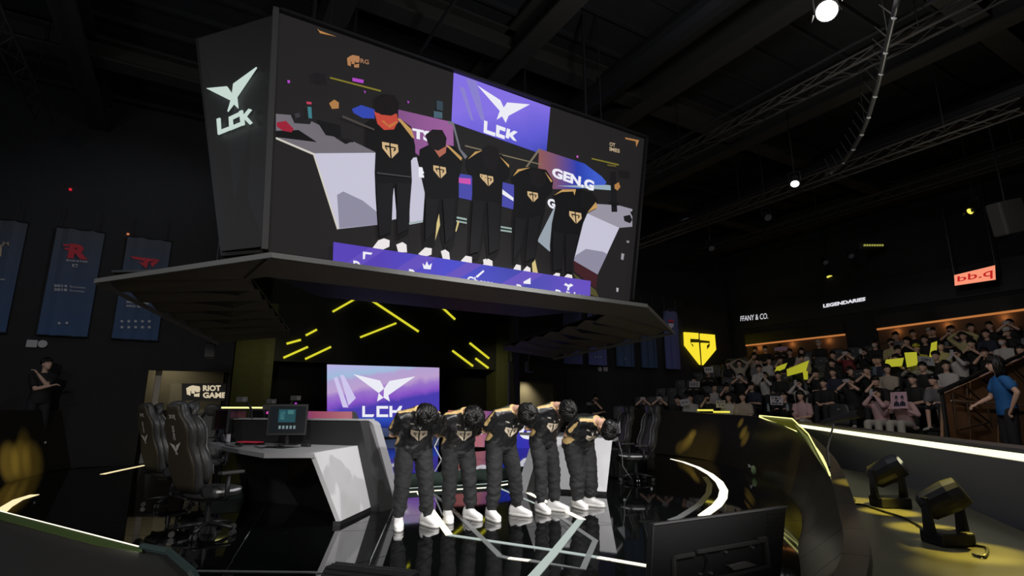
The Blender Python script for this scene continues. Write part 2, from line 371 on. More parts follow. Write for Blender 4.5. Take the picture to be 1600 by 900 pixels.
# --- stage portal: pillars, bulkhead, recess
YP = 21.
def ypil(x0, x1, label):
    a, c = oy(x0, 600, YP)[0], oy(x1, 600, YP)[0]
    b = MB(); b.box(((a+c)/2, YP+.45, 2.5), (c-a, .9, 5)); o = b.obj('pillar', M_pillar); o['kind'] = 'structure'; o['label'] = label; return a, c
pa, pb = ypil(362, 424, 'olive lit pillar between the lobby doorway and the stage opening')
pc, pd = ypil(775, 809, 'olive lit pillar beside the corridor doorway')
zt = oy(600, 571, YP)[2]
lamp('SPOT', ((pa+pb)/2+.6, YP-2.6, 4.2), ((pa+pb)/2, YP, 2.3), 45, (1, .95, .55), .1, 70, .9, 'pillar_fill_light'); lamp('SPOT', ((pc+pd)/2-2.2, YP-2.6, 3.6), ((pc+pd)/2-.3, YP, 2.3), 90, (1, .95, .55), .1, 70, .9, 'pillar_fill_light')  # spots added to bring up the olive pillars
b = MB(); b.box(((pb+pc)/2, YP+.2, (zt+ZC)/2), (pc-pb, .4, ZC-zt)); b.box((pa, YP+.3, 7), (3.4, .5, 4)); b.box((pd, YP+.3, 7), (3.4, .5, 4))
bulk = S(b.obj('wall_bulkhead', mat('bulkhead', (.018, .018, .016), .8, noise_amt=.2)))
b = MB(); b.box((7, YP+1.3, ZC/2), (17, .1, ZC)); b.slab([(.95, YW+.3, 0), (1.15, YP+1.3, 0), (1.15, YP+1.3, ZC), (.95, YW+.3, ZC)], (-.06, 0, 0)); b.slab([(B0, YW+.02, 0), (pd+.15, YP+1.3, 0), (pd+.15, YP+1.3, ZC), (B0, YW+.02, ZC)], (.05, 0, 0)); S(b.obj('wall_recess', mat('recess', (.006, .006, .006), .9)))
for p, q, t in [((520,487),(571,458),'longer one slanting up under the screen'),((571,463),(654,518),'long one slanting down in the middle'),((563,527),(619,505),'one below the middle, rising gently'),
             ((671,462),(711,499),'one slanting down beside the middle'),((478,524),(495,515),'short one close to the pleated canopy wing'),((448,537),(470,531),'faint short one at the wing end'),
             ((443,559),(481,542),'lowest one over the pillar'),((477,561),(517,542),'one just above the opening corner'),((707,548),(739,572),'one slanting down over the opening'),
             ((734,536),(764,560),'upper of the pair near the second pillar'),((743,560),(763,575),'lower of the pair near the second pillar')]:
    a, c = oy(*p, YP-.03), oy(*q, YP-.03); b = MB(); d = norm(c-a); b.box((a+c)/2, (np.linalg.norm(c-a), .06, .075), X=d, Y=(0, 1, 0))
    tag(b.obj('light_tube', M_yled), 'yellow light tube on the dark bulkhead, '+t, 'light tube', 'yellow light tubes on the bulkhead')
# --- canopy
ZK = 3.0
FL, FR = oz(425, 396, ZK), oz(1010, 476, ZK); TL, TR = oz(150, 437, ZK), oz(1053, 519, ZK)
IL, IL2, IR = oz(382, 434, 2.93), oz(416, 429, 2.93), oz(965, 492, 2.93)
yb = 11.98; BLi, BRi, OLo, ORo = oy(453, 526, yb), oy(785, 547, yb), oy(340, 535, yb), oy(865, 560, yb)
can = thing('canopy', 'angular grey brown canopy with pleated wings hanging over the stage below the big screen', 'canopy', ((FL+FR)/2)*V(1, 1, 0)+V(0, 2, 3.2))
up = V(0, 0, -.03)
b = MB(); b.slab([FL, FR, IR, IL2, IL], up); b.obj('front_panel', M_canopy, can)
for a, c in ((TL, FL), (FL, FR), (FR, TR), (TL, OLo), (TR, ORo)):
    d = norm(c-a); n = norm(V(-d[1], d[0], 0)); b = MB(); b.box((a+c)/2+V(0, 0, -.02), (np.linalg.norm(c-a)+.02, .03, .06), X=d, Y=n); b.obj('edge_trim', M_canlip, can)
def pleats(a0, a1, b0, b1, n):
    for i in range(n):
        t0, t1 = i/n, (i+1)/n; tm = (t0+t1)/2
        q = lambda t, z: (a0+(a1-a0)*t+V(0, 0, z), b0+(b1-b0)*t+V(0, 0, z))
        p0, p1 = q(t0, 0); m0, m1 = q(tm, .075); e0, e1 = q(t1, 0)
        b = MB(); b.slab([p0, p1, m1, m0], (0, 0, .02)); b.slab([m0, m1, e1, e0], (0, 0, .02)); b.obj('pleated_panel', M_canopy, can)
    b = MB(); a2, a3 = a0*.9+b0*.1, a1*.9+b1*.1; b.slab([a2+V(0, 0, .1), b0+V(0, 0, .1), b1+V(0, 0, .1), a3+V(0, 0, .1)], (0, 0, .03)); b.obj('top_board', M_black, can)
b = MB(); b.slab([TL, FL, IL], (0, 0, .02)); b.obj('corner_panel', M_canopy, can)
b = MB(); b.slab([TR, IR, FR], (0, 0, .02)); b.obj('corner_panel', M_canopy, can)
pleats(TL, OLo, IL, BLi, 7); pleats(TR, ORo, IR, BRi, 7)
for p in ((1.2, 7.2), (6.2, 7.2), (.2, 9.6), (7.8, 9.6)): b = MB(); b.tube([(p[0], p[1], 3.05), (p[0], p[1], ZC)], .015, 6); b.obj('hanger_rod', M_blackm, can)
# --- the hanging screen block
YS = 6.72; s_bl, s_br, s_tl, s_tr = oy(420, 392, YS), oy(985, 470, YS), oy(437, 18, YS), oy(1008, 216, YS)
cube = thing('video_cube', 'huge black hanging video cube tapering downwards above the canopy', 'screen', (3.6, 8.2, 4.6))
Bq = oz(345, 400, 3.05); Cq = oz(305, 60, 6.15)
Br = V(2*3.4-Bq[0]+.0, Bq[1], 3.05); Cr = V(7.55, Cq[1], 6.15)
bot = [s_bl+V(0, .06, 0), s_br+V(0, .06, 0), Br, V(5.6, 9, 3.05), V(1.7, 9, 3.05), Bq]
top = [s_tl+V(0, .06, 0), s_tr+V(0, .06, 0), Cr, V(6.5, 9.3, 6.15), V(1.0, 9.3, 6.15), Cq]
b = MB(); b.hexa(bot, top); b.obj('body', mat('cube_shell', (.017, .017, .018), .55), cube)
# side cheek with the backlit league mark
def cheek(a, c, d, e, nm):   # tl,tr,br,bl
    n = norm(np.cross(c-a, e-a)); n = n if n@(EYE-a) > 0 else -n
    b = MB(); q = [bil(t, (a, c, d, e)) for t in ((.06, .02), (.95, .02), (.95, .985), (.06, .985))]; b.slab([p+n*.01 for p in q], n*.03); b.obj('cheek_panel', mat('cheek', (.035, .035, .037), .6), cube); return n
tlq, trq, brq, blq = Cq, s_tl, s_bl, Bq
n = cheek(tlq, trq, brq, blq, 'a')
M_mark = px(196, 214, 206)
pp = trq+n*.06
c4 = [opl(*q, pp, n) for q in ((324, 139), (401, 106), (401, 172), (324, 205))]
b = MB(); B2 = [(324,139),(356,136),(364,148),(366,132),(402,106),(371,152),(373,170),(366,163),(357,175),(362,158)]
for t in BIRD_T: b.slab([opl(*B2[i], pp, n) for i in t], n*.02)
for L in ([(340,187),(345,185),(346,204),(359,199),(359,204),(342,211)], [(359,184),(376,176),(376,181),(364,187),(365,197),(377,192),(377,197),(360,204)], [(375,175),(380,173),(381,182),(390,171),(394,172),(386,182),(395,192),(391,195),(382,186),(383,195),(378,197)]):
    for t in tri(L): b.slab([opl(*L[i], pp, n) for i in t], n*.02)
b.obj('league_mark', M_mark, cube)
n2 = cheek(s_tr, Cr, Br, s_br, 'b')
b = MB(); flat(b, lck_polys(), [bil(t, (s_tr, Cr, Br, s_br))+n2*.07 for t in ((.25, .3), (.85, .34), (.85, .62), (.25, .6))]); b.obj('league_mark', M_mark, cube)
M_fr = mat('screen_frame', (.09, .09, .09), .4, .3)
for a, c in ((s_tl, s_bl), (s_tr, s_br), (s_tl, s_tr)):
    b = MB(); d = norm(c-a); b.box((a+c)/2+V(0, -.02, 0)+(V(-.05, 0, 0) if a is s_tl and c is s_bl else V(0, 0, 0)), (np.linalg.norm(c-a), .1, .07 if a is s_tl and c is s_bl else .04), X=d, Y=(0, 1, 0)); b.obj('frame_bar', M_fr if c is s_bl else M_black, cube)
for p in ((1, 7.4), (6, 7.4), (1.9, 8.8), (5.5, 8.8)): b = MB(); b.tube([(p[0], p[1], 6.1), (p[0], p[1], ZC)], .03, 6); b.obj('hanger_rod', M_blackm, cube)
GRAD_O = V(3.6, 8.2, 4.6)
# --- picture on the big screen (flat, on the LED face)
scr = MB(); scr.slab([s_tl, s_tr, s_br, s_bl], (0, .05, 0)); 
face = scr.obj('led_face', px(31, 29, 29), cube)
LAY = [0]
def sc(polys, m, k=None, name='picture_area'):
    """polygons in photo pixels laid on the LED face, one layer further out each call"""
    if len(polys) > 1 and any(len(P) > 3 for P in polys):
        for P in polys: sc([P], m)
        return
    LAY[0] += 1; y = YS-.002-.0004*LAY[0]; b = MB()
    for P in polys:
        for t in tri(P): b.add([oy(*P[i], y)*V(1, 1, 0)+V(0, 0, max(oy(*P[i], y)[2], 3.0)) for i in t], [(0, 1, 2)])
    return b.obj(name, m, face)
z2 = lambda l: [(420+x/2.25, 20+y/2.25) for x, y in l]
z3 = lambda l: [(700+x/2.25, 100+y/2.25) for x, y in l]
def sctext(s, quad, m, bold=.03, shear=0.):
    LAY[0] += 1; y = YS-.002-.0004*LAY[0]; b = MB(); flat_text(b, s, [oy(*p, y) for p in quad], bold=bold, shear=shear); b.v = [(v[0], v[1], max(v[2], 3.0)) for v in b.v]; return b.obj('lettering', m, face)
W = px(196, 194, 212); W2 = px(140, 137, 158); BK = px(12, 11, 13); GO = px(190, 150, 90); WW = px(235, 235, 245)
sc([z2([(25,355),(110,362),(380,492),(160,497),(25,437)])], px(110, 105, 112))
sc([z2([(25,415),(105,412),(170,455),(25,437)])], px(14, 13, 15))
sc([z2([(28,385),(60,380),(88,408),(80,420),(50,415),(28,400)])], px(150, 30, 52))
sc([z2([(75,355),(110,352),(150,380),(145,392),(90,388)]), z2([(190,400),(250,405),(300,450),(270,462),(235,440)])], px(30, 28, 30))
sc([z2([(160,494),(380,492),(385,745),(245,760)]), z2([(495,510),(520,508),(552,650),(547,735),(495,745)]), z2([(437,620),(447,610),(448,725),(433,728)])], W)
sc([z2([(240,640),(262,628),(330,660),(380,700),(383,745),(248,758)])], W2)
sc([z2([(25,437),(160,494),(246,760),(240,762),(156,500),(25,444)])], px(205, 200, 190))
sc([z2([(292,338),(325,324),(372,340),(372,372),(330,370),(298,352)])], px(48, 68, 170))
sc([z2([(455,340),(648,385),(652,560),(600,560),(500,480),(455,380)])], gradmat('panel_violet', [(0, (60, 60, 140)), (.5, (110, 70, 120)), (1, (150, 90, 150))], (1, 0, 0), .6, 2.8))
sctext('TS', [z2([p])[0] for p in ((505, 405), (572, 418), (572, 455), (505, 440))], WW, .05)
sctext('E', [z2([p])[0] for p in ((527, 542), (562, 545), (562, 582), (527, 578))], WW, .06)
sc([z3([(20,30),(360,152),(345,322),(12,205)])], gradmat('panel_blue', [(0, (50, 60, 160)), (.35, (60, 72, 180)), (.6, (96, 90, 210)), (1, (130, 110, 225))], (-.4, 0, 1), 3.3, 4.6, wobble=.5, wscale=1.2))
sc([z3([(62,50),(100,60),(130,200),(115,195)]), z3([(40,80),(58,85),(90,200),(80,195)])], px(150, 140, 225, .8))
BB = z3([(103,75),(184,127),(196,153),(208,135),(288,142),(213,182),(203,207),(190,184),(171,196),(182,165)])
sc([[BB[i] for i in t] for t in BIRD_T], WW)
sc([z3(l) for l in ([(127,198),(139,202),(137,232),(167,242),(165,255),(125,241)], [(170,213),(203,225),(201,238),(182,231),(180,245),(200,252),(199,265),(168,254)], [(207,226),(219,230),(217,243),(232,234),(245,239),(228,252),(242,272),(229,268),(216,254),(214,263),(202,259)])], WW)
sc([z3([(320,298),(480,350),(540,395),(557,415),(550,430),(440,440),(370,440),(317,372)])], gradmat('panel_team', [(0, (150, 92, 70)), (.35, (120, 80, 110)), (.7, (40, 60, 170)), (1, (60, 90, 200))], (1, 0, 0), 4.3, 5.6))
sc([z3([(380,428),(560,425),(600,432),(590,445),(520,440)])], px(150, 170, 185))
sctext('GEN.G', [z3([p])[0] for p in ((367, 362), (515, 412), (512, 448), (365, 396))], WW, .05)
sc([z3([(0,200),(20,204),(45,300),(68,325),(60,335),(38,300),(15,212),(0,210)])], px(110, 110, 120))
sc([z3([(60,285),(330,352),(330,356),(60,290)]), z3([(318,298),(326,300),(280,362),(272,362)])], px(120, 110, 90))
sctext('G', [z3([p])[0] for p in ((350, 470), (378, 478), (378, 512), (350, 502))], WW, .05)
sc([z3([(378,495),(395,500),(358,660),(314,622)])], px(150, 160, 170))
sc([z3([(38,385),(85,392),(85,480),(38,470)]), z3([(190,415),(232,425),(232,512),(186,500)])], px(70, 72, 165))
sc([z3([(38,400),(80,403),(80,424),(38,418)])], px(200, 80, 170)); sc([z3([(190,440),(230,470),(230,482),(188,456)])], WW)
sc([z3([(495,490),(600,497),(648,510),(648,572),(602,576),(490,532)]), ], px(150, 145, 158))
sc([z3([(478,520),(602,576),(526,740),(440,690),(445,620)])], W)
sc([z3([(485,650),(545,660),(560,668),(526,740),(440,690),(450,672)])], W2)
sc([z3([(440,690),(526,740),(520,790),(445,730)])], px(62, 28, 34)); sc([z3([(440,735),(520,795),(530,820),(470,800)])], px(78, 74, 40))
sc([z3([(617,535),(640,530),(648,548),(640,560),(620,552)]), z3([(570,380),(590,378),(595,520),(575,520)]), z3([(640,520),(655,515),(650,540)])], px(20, 20, 22))
sc([z3([(585,425),(600,415),(606,432),(596,445),(586,438)]), z3([(622,258),(672,268),(662,292),(660,272),(625,264)]), z2([(212,318),(230,305),(246,315),(246,336),(222,338)]), z2([(170,55),(178,62),(238,84),(180,72)])], px(170, 120, 70))
sctext('OT', [z3([p])[0] for p in ((568, 274), (588, 279), (588, 292), (568, 288))], px(180, 160, 130)); sctext('IMES', [z3([p])[0] for p in ((568, 291), (604, 300), (604, 313), (568, 305))], px(180, 160, 130))
sc([[(420+(275+x*45)/2.25, 20+(148+y*45)/2.25) for x, y in p] for p in fist], px(170, 120, 80))
sctext('RG', [z2([p])[0] for p in ((322, 160), (352, 166), (352, 182), (322, 176))], px(150, 110, 80))
sc([z2([(215,225),(395,272),(393,278),(215,231)]), z3([(505,330),(600,352),(600,357),(505,335)])], px(120, 112, 40))
sc([z2([(65,236),(75,238),(74,248),(66,246)]), z2([(334,273),(341,276),(338,285)]), z2([(486,309),(495,312),(490,320)]), z2([(294,228),(334,236),(332,248),(294,240)])], px(170, 70, 190))
sc([z2([(580,345),(610,350),(610,372),(580,368)])], px(70, 95, 110)); sc([z2([(590,308),(612,312),(612,345),(590,340)])], px(50, 66, 76))
sc([z3([(25,535),(66,543),(66,550),(25,542)]), z3([(25,548),(66,556),(66,562),(25,554)]), z3([(103,552),(135,558),(135,563),(103,557)]), z3([(103,562),(135,568),(135,574),(103,568)]), z3([(176,568),(224,576),(224,582),(176,574)]), z3([(176,580),(224,587),(224,593),(176,586)]), z2([(493,738),(546,728),(546,733),(493,744)])], px(150, 170, 165))
sc([z2([(600,700),(613,712),(585,800),(590,740)]), z3([(292,662),(302,668),(316,735),(298,738)]), z3([(25,590),(34,550),(40,555),(30,588)])], px(210, 190, 130))
# the five figures in the picture
def fig(parts, m): sc([z2(p) if k == 2 else z3(p) for k, p in parts], m)
fig([(2, [(340,390),(360,372),(400,392),(440,395),(470,378),(500,400),(515,470),(515,500),(500,520),(503,590),(495,690),(490,780),(450,800),(448,700),(440,610),(430,700),(428,780),(385,795),(375,640),(372,560),(375,490),(340,470)])], BK)
fig([(2, [(370,345),(380,352),(450,355),(455,380),(440,410),(405,412),(382,390)])], px(190, 70, 55)); fig([(2, [(372,300),(400,285),(440,290),(458,315),(455,350),(430,362),(395,358),(372,345)])], px(20, 14, 15))
fig([(2, [(395,380),(405,378),(420,395),(450,380),(455,386),(425,405)])], px(190, 110, 60))
fig([(2, [(530,480),(560,465),(620,470),(665,490),(683,530),(665,560),(667,640),(660,700),(655,790),(620,830),(605,780),(598,700),(580,790),(585,820),(545,830),(540,760),(548,640),(545,560),(528,510)])], BK)
fig([(2, [(580,478),(625,465),(622,492),(600,508)])], px(170, 100, 80)); fig([(2, [(550,430),(575,410),(610,412),(625,440),(622,470),(595,485),(565,475)])], px(22, 18, 20))
fig([(3, [(65,335),(95,305),(140,310),(190,318),(218,360),(215,400),(192,415),(190,480),(185,580),(180,660),(160,690),(140,680),(130,600),(110,680),(90,690),(70,675),(75,560),(85,460),(85,400),(66,360)])], BK)
fig([(3, [(118,300),(140,285),(175,295),(182,325),(172,362),(150,375),(125,350)])], px(20, 17, 18))
fig([(3, [(0,285),(25,290),(50,330),(45,380),(38,400),(38,470),(20,640),(0,660)])], BK)
fig([(3, [(222,400),(240,370),(290,362),(345,372),(370,410),(365,450),(345,470),(340,520),(320,600),(305,690),(285,712),(265,700),(255,640),(245,705),(228,700),(225,560),(232,480),(235,430)])], BK)
fig([(3, [(285,375),(315,365),(340,385),(345,420),(320,438),(292,420)])], px(20, 17, 18))
fig([(3, [(370,460),(400,440),(450,438),(500,450),(525,480),(520,510),(490,525),(475,560),(460,620),(440,700),(436,745),(412,740),(405,650),(400,738),(365,735),(358,640),(365,560),(378,500)])], BK)
fig([(3, [(470,450),(505,448),(525,475),(520,510),(490,522),(468,495)])], px(18, 16, 17))
for p, q in ((2, [(452,372),(462,372),(502,410),(512,440),(505,440)]), (2, [(622,465),(634,468),(680,510),(676,520)]), (3, [(70,335),(95,308),(120,305),(100,315)]), (3, [(182,325),(215,355),(214,365)]), (3, [(228,395),(245,370),(290,364),(250,378)]), (3, [(340,378),(368,412),(362,416)]), (3, [(372,462),(402,441),(450,440),(445,462),(440,448),(400,450)]), (3, [(520,485),(526,505),(490,522)])): fig([(p, q)], GO)
for cx_, cy_, w_, k in ((427, 484, 58, 2), (601, 560, 46, 2), (755, 580, 26, 2), (140, 410, 40, 3), (298, 467, 38, 3), (448, 540, 44, 3)):
    f_ = z2 if k == 2 else z3
    sc([f_([(cx_+(x-.5)*w_, cy_+(y-.5)*w_*.95+(x-.5)*w_*.1) for x, y in g]) for g in GG], px(205, 175, 130))
sc([z2(l) for l in ([(365,826),(385,800),(405,793),(425,800),(424,822),(400,833)], [(448,815),(470,806),(484,815),(486,842),(455,842)], [(525,848),(550,825),(573,828),(572,850),(548,858)], [(605,838),(620,832),(634,842),(637,868),(612,866)], [(675,876),(692,855),(714,858),(714,880)], [(753,868),(765,864),(765,892),(756,886)])]
   + [z3(l) for l in ([(45,692),(62,674),(84,678),(84,700)], [(122,706),(140,684),(156,692),(157,712)], [(228,724),(240,704),(256,708),(256,728)], [(262,728),(278,710),(290,718),(290,735)], [(366,745),(380,734),(394,736),(392,750)], [(405,752),(420,738),(436,742),(438,756)])], px(235, 228, 228))
sc([z2([(380,560),(500,575),(500,580),(380,566)])], px(60, 58, 60))
# clutter of the pictured desk and small lights
for pts, c_ in (([(132,312),(150,314),(150,322),(134,321)],(190,60,90)), ([(136,330),(150,331),(152,372),(140,370)],(60,120,130)), ([(155,210),(200,215),(200,250),(160,246)],(24,22,24)), ([(165,375),(250,395),(255,440),(200,430)],(16,15,17)), ([(255,440),(300,450),(296,456),(252,448)],(18,17,19)), ([(90,355),(108,352),(112,366),(94,370)],(55,52,58)), ([(260,360),(372,408),(370,414),(258,368)],(70,64,60))): sc([z2(pts)], px(*c_))
for pts, c_ in (([(452,322),(458,322),(458,330),(452,329)],(200,90,200)), ([(560,352),(590,356),(592,362),(560,358)],(90,80,40)), ([(600,372),(640,380),(640,400),(604,396)],(22,20,22)), ([(566,484),(600,488),(602,498),(566,494)],(16,15,16)), ([(610,665),(620,668),(616,690),(608,686)],(150,150,155)), ([(592,786),(600,788),(598,802),(592,800)],(170,170,175)), ([(628,620),(638,622),(636,630),(628,628)],(130,130,135))): sc([z3(pts)], px(*c_))
# trouser and sleeve tones of the pictured figures
for k_, pts in ((2,[(378,600),(438,600),(428,700),(426,772),(390,788),(380,650)]), (2,[(450,600),(500,600),(492,760),(452,780)]), (2,[(552,650),(598,655),(580,770),(550,800)]), (2,[(612,655),(655,650),(648,780),(622,810)]), (3,[(88,480),(130,484),(108,660),(76,668)]), (3,[(140,484),(184,490),(178,650),(145,668)]), (3,[(236,540),(276,545),(258,640),(230,690)]), (3,[(284,545),(326,530),(304,680),(272,696)]), (3,[(368,590),(408,596),(400,720),(370,726)]), (3,[(414,596),(458,600),(436,730),(414,732)])):
    sc([z2(pts) if k_ == 2 else z3(pts)], px(20, 18, 21))
# name banner
yb0 = [(521,378),(923,439),(922,466),(520,412)]
sc([yb0], gradmat('name_banner', [(0, (92, 70, 190)), (.3, (84, 62, 178)), (.55, (70, 70, 200)), (.8, (58, 64, 170)), (1, (100, 78, 190))], (1, 0, .6), 3.0, 7.5, wobble=1.2, wscale=.8))
def onb(u, v): p = bil((u, v), [V(*q) for q in yb0]); return (p[0], p[1])
for u0, u1 in ((.14, .2), (.33, .4), (.52, .58), (.74, .82)): sc([[onb(u0, 0), onb(u1, 0), onb(u1-.1, 1), onb(u0-.1, 1)]], px(108, 84, 205, .8))
for i, s_ in enumerate(('Doran', 'Peanut', 'Chovy', 'Peyz', 'Delight')):
    xm, yt = ((573, 410), (664, 424), (750, 434), (822, 446), (888, 455))[i]; hw = (21, 25, 20, 15, 20)[i]; k_ = .15
    sctext(s_, [(xm-hw, yt-hw*k_), (xm+hw, yt+hw*k_), (xm+hw, yt+17+hw*k_), (xm-hw, yt+17-hw*k_)], WW, .03)
sc([[(567,393),(582,395),(580,398),(571,397),(570,405),(567,405)], [(660,411),(664,415),(667,408),(670,415),(675,411),(673,421),(662,420)], [(743,432),(755,422),(757,424),(746,434)], [(818,440),(829,434),(829,444),(818,443)], [(884,442),(888,445),(892,443),(896,446),(890,449),(889,454),(886,453),(887,448),(881,445)]], WW)
GRAD_O = V(0, 0, 0)
# ================================================================== STAGE FURNITURE
# stage back screen: league picture
YB = 21.02
q4 = [oy(x, y, YB) for x, y in ((510, 568), (687, 575), (687, 690), (509, 690))]; q4[2][2] = q4[3][2] = .21
lb = thing('back_screen', 'tall bright screen with a white bird mark on lilac clouds in the stage opening', 'screen', (6.7, YB, .2))
b = MB(); b.slab(q4, (0, .1, 0)); b.obj('screen_casing', M_black, lb)
GRAD_O = V(6.7, YB, .2)
ztop = q4[0][2]; f_ = lambda y_: oy(600, y_, YB)[2]
def band(y0, y1, m, k, name='picture_area', x0=511, x1=686.5):
    b = MB(); P = [oy(x0, y0, YB-.004*k), oy(x1, y0+(5 if y0 < 600 else 1), YB-.004*k), oy(x1, y1, YB-.004*k), oy(x0, y1, YB-.004*k)]; b.add(P, [(0, 1, 2, 3)]); return b.obj(name, m, lb)
face2 = band(569.5, 657, gradmat('back_picture', [(0, (70, 60, 170)), (.1, (134, 84, 196)), (.22, (152, 112, 200)), (.3, (186, 158, 204)), (.45, (178, 160, 208)), (.52, (160, 186, 218)), (.68, (182, 176, 226)), (.85, (212, 204, 240)), (1, (226, 218, 246))], (-.18, 0, 1), .54, 3.07, wobble=.5, wscale=1.3), 1)
band(652, 668, gradmat('back_blue', [(0, (24, 34, 120)), (1, (50, 80, 190))], (0, 0, 1), .54, .97), 2)
band(668, 682.5, gradmat('back_slate', [(0, (44, 56, 84)), (1, (66, 76, 112))], (0, 0, 1), .2, .6), 2)
b = MB(); z7 = lambda x, y: (400+x/3.4625, 420+y/3.4625)
P = [z7(x, y) for x, y in [(527,570),(672,605),(693,648),(722,607),(862,582),(716,684),(722,718),(690,697),(655,718),(668,672)]]
P[6] = z7(724, 718); P[9] = z7(664, 672)
for t in BIRD_T: b.add([oy(*P[i], YB-.02) for i in t], [(0, 1, 2)])
for L in (LETL, LETC, LETK):
    k = (LETL, LETC, LETK).index(L); x0, x1 = ((575, 640), (652, 715), (722, 792))[k]
    flat(b, L, [oy(*z7(x0, 742), YB-.02), oy(*z7(x1, 742), YB-.02), oy(*z7(x1, 802), YB-.02), oy(*z7(x0, 802), YB-.02)])
b.obj('league_mark', WW, lb)
b = MB()
for l in ([(455, 575), (475, 575), (540, 700), (500, 740)], [(420, 590), (440, 585), (500, 750), (470, 750)]):
    P = [oy(*z7(*p), YB-.012) for p in l]; b.add(P, [(0, 1, 2, 3)])
b.obj('light_beam_print', px(205, 196, 235), lb)
GRAD_O = V(0, 0, 0)
# thin white truss rods and the dark drapes of the opening
b = MB(); b.tube([oy(690, 699, 11.5), oy(735, 699, 11.5)], .012, 6); b.tube([oy(679, 698, 11.5), oy(695, 664, 11.5)], .012, 6); b.tube([oy(679, 698, 11.5), oy(692, 722, 11.5)], .012, 6)
tag(b.obj('light_rods', px(190, 190, 195)), 'thin white crossed light rods beside the tall back screen', 'light rod')
# ---------------------------------------------------------------- desks
def desk(sx, label, g):
    """sx=1: desk seen on the camera's side of the big back screen; -1 its mirror twin"""
    mx = lambda p: V(p[0], p[1], p[2]) if sx == 1 else V(2*3.665-p[0], p[1]+.22, p[2])
    A = lambda *p: mx(p)
    d = thing('player_desk', label, 'desk', A(.9, 8.4, 0), group=g)
    ZD = .81 if sx == 1 else .83
    TLp, TRp, BLp, BRp = (1.27, 6.38), (2.1, 7.5), (1.65, 6.59), (2.5, 7.7)
    def A(x, y, z):
        if sx == -1 and (x, y) == TLp: return oz(957, 685, ZD)*V(1, 1, 0)+V(0, 0, z)
        return mx((x, y, z))
    dr = norm(V(-.60, .80, 0)); Ld = 4.6
    e = dr*Ld
    # worktop: bends away along the players' side
    tl, tr = A(*TLp, ZD), A(*TRp, ZD)
    NE = [TLp, (.80, 6.62), (.52, 7.9), (.34, 9.3)] if sx == 1 else [TLp, (1.1, 6.9), (.35, 8.6)]; FE = [(1.55, 9.3), (1.45, 8.3), TRp]
    tl2, tr2 = (A(.80, 6.62, ZD) if sx == 1 else tl+V(.3, .4, 0)), A(1.45, 8.3, ZD)
    b = MB(); b.slab([A(*q, ZD) for q in NE+FE], (0, 0, -.05)); b.obj('worktop', mat('worktop', (.30, .30, .31), .5, noise_amt=.05), d)
    # leaning white end panel on a black plinth
    bl, br = A(*BLp, .05), A(*BRp, .05); inn = norm((tl2-tl))*.05
    b = MB(); b.hexa([bl, br, br+inn, bl+inn], [tl+V(0,0,.001), tr+V(0,0,.001), tr+inn, tl+inn]); b.obj('end_panel', M_white, d)
    b = MB(); b.slab([A(*BLp, 0.), A(*BRp, 0.), A(*BRp, 0.)+inn*1.6, A(*BLp, 0.)+inn*1.6], (0, 0, .05)); b.obj('plinth', M_black, d)
    # modesty side under the worktop (dark)
    b = MB(); s0 = A(TLp[0]+.35, TLp[1]+.35, 0); b.slab([A(1.85, 7.15, .0), A(1.2, 9.2, .0), A(1.2, 9.2, ZD-.05), A(1.55, 7.05, ZD-.05)], norm(tr-tl)*.03); b.obj('modesty_panel', M_black, d)
    # monitor hood: black inside, pale outside, rounded end profile extruded along the desk
    hb, ht = (2.58, 7.42), (2.17, 7.36)
    hz = 1.13
    prof = [V(2.58,7.42,0), V(2.20,7.365,1.07), V(2.17,7.362,1.105), V(2.12,7.36,1.13)]
    out = norm(V(.8, .6, 0))
    p_in = [A(*p) for p in prof]; Lh = 2.35*dr
    def ext(p): q = V(p[0]+Lh[0], p[1]+Lh[1], p[2]); return A(*q)
    wv = V(.8, .6, 0)*.26
    b = MB(); 
    outer = [V(p[0]+wv[0], p[1]+wv[1], p[2]) for p in (V(2.42,7.5,0), V(2.1,7.40,1.05), V(2.06,7.39,1.1), V(1.99,7.38,1.13))]
    b.hexa([A(2.3, 7.2, 0), A(*prof[0]), ext(prof[0]), ext(V(2.3, 7.2, 0))], [A(2.0, 7.3, hz-.01), A(*prof[3]), ext(prof[3]), ext(V(2.0, 7.3, hz-.01))]); 
    b.obj('hood_inner', mat('hood_black', (.02, .02, .021), .55), d)
    b = MB(); th = V(.8, .6, 0)*.16
    prs = prof
    for i in range(3):
        a0, a1 = prs[i], prs[i+1]
        q = [A(*a0), A(*a1), ext(a1), ext(a0)]; o2 = [A(*(a0+th)), A(*(a1+th*.95)), ext(a1+th*.95), ext(a0+th)]
        b.hexa(q, o2)
    b.obj('hood_outer', M_grey, d)
    b = MB(); b.slab([A(*(prof[3]+th*.9)), A(*prof[3]), ext(prof[3]), ext(prof[3]+th*.9)], (0, 0, .02)); b.slab([A(*prof[3]), A(1.98, 7.29, 1.13), ext(V(1.98, 7.29, 1.13)), ext(prof[3])], (0, 0, .012)); b.obj('hood_top', M_grey, d)
    return d, A, dr, e
G_d = 'pair of angled player desks on the stage'
dL, AL, drL, eL = desk(1, 'angled desk with white leaning end panel behind the two big gaming chairs', G_d)
dR, AR, drR, eR = desk(-1, 'angled desk with white end panel standing behind the fourth and fifth bowing people', G_d)
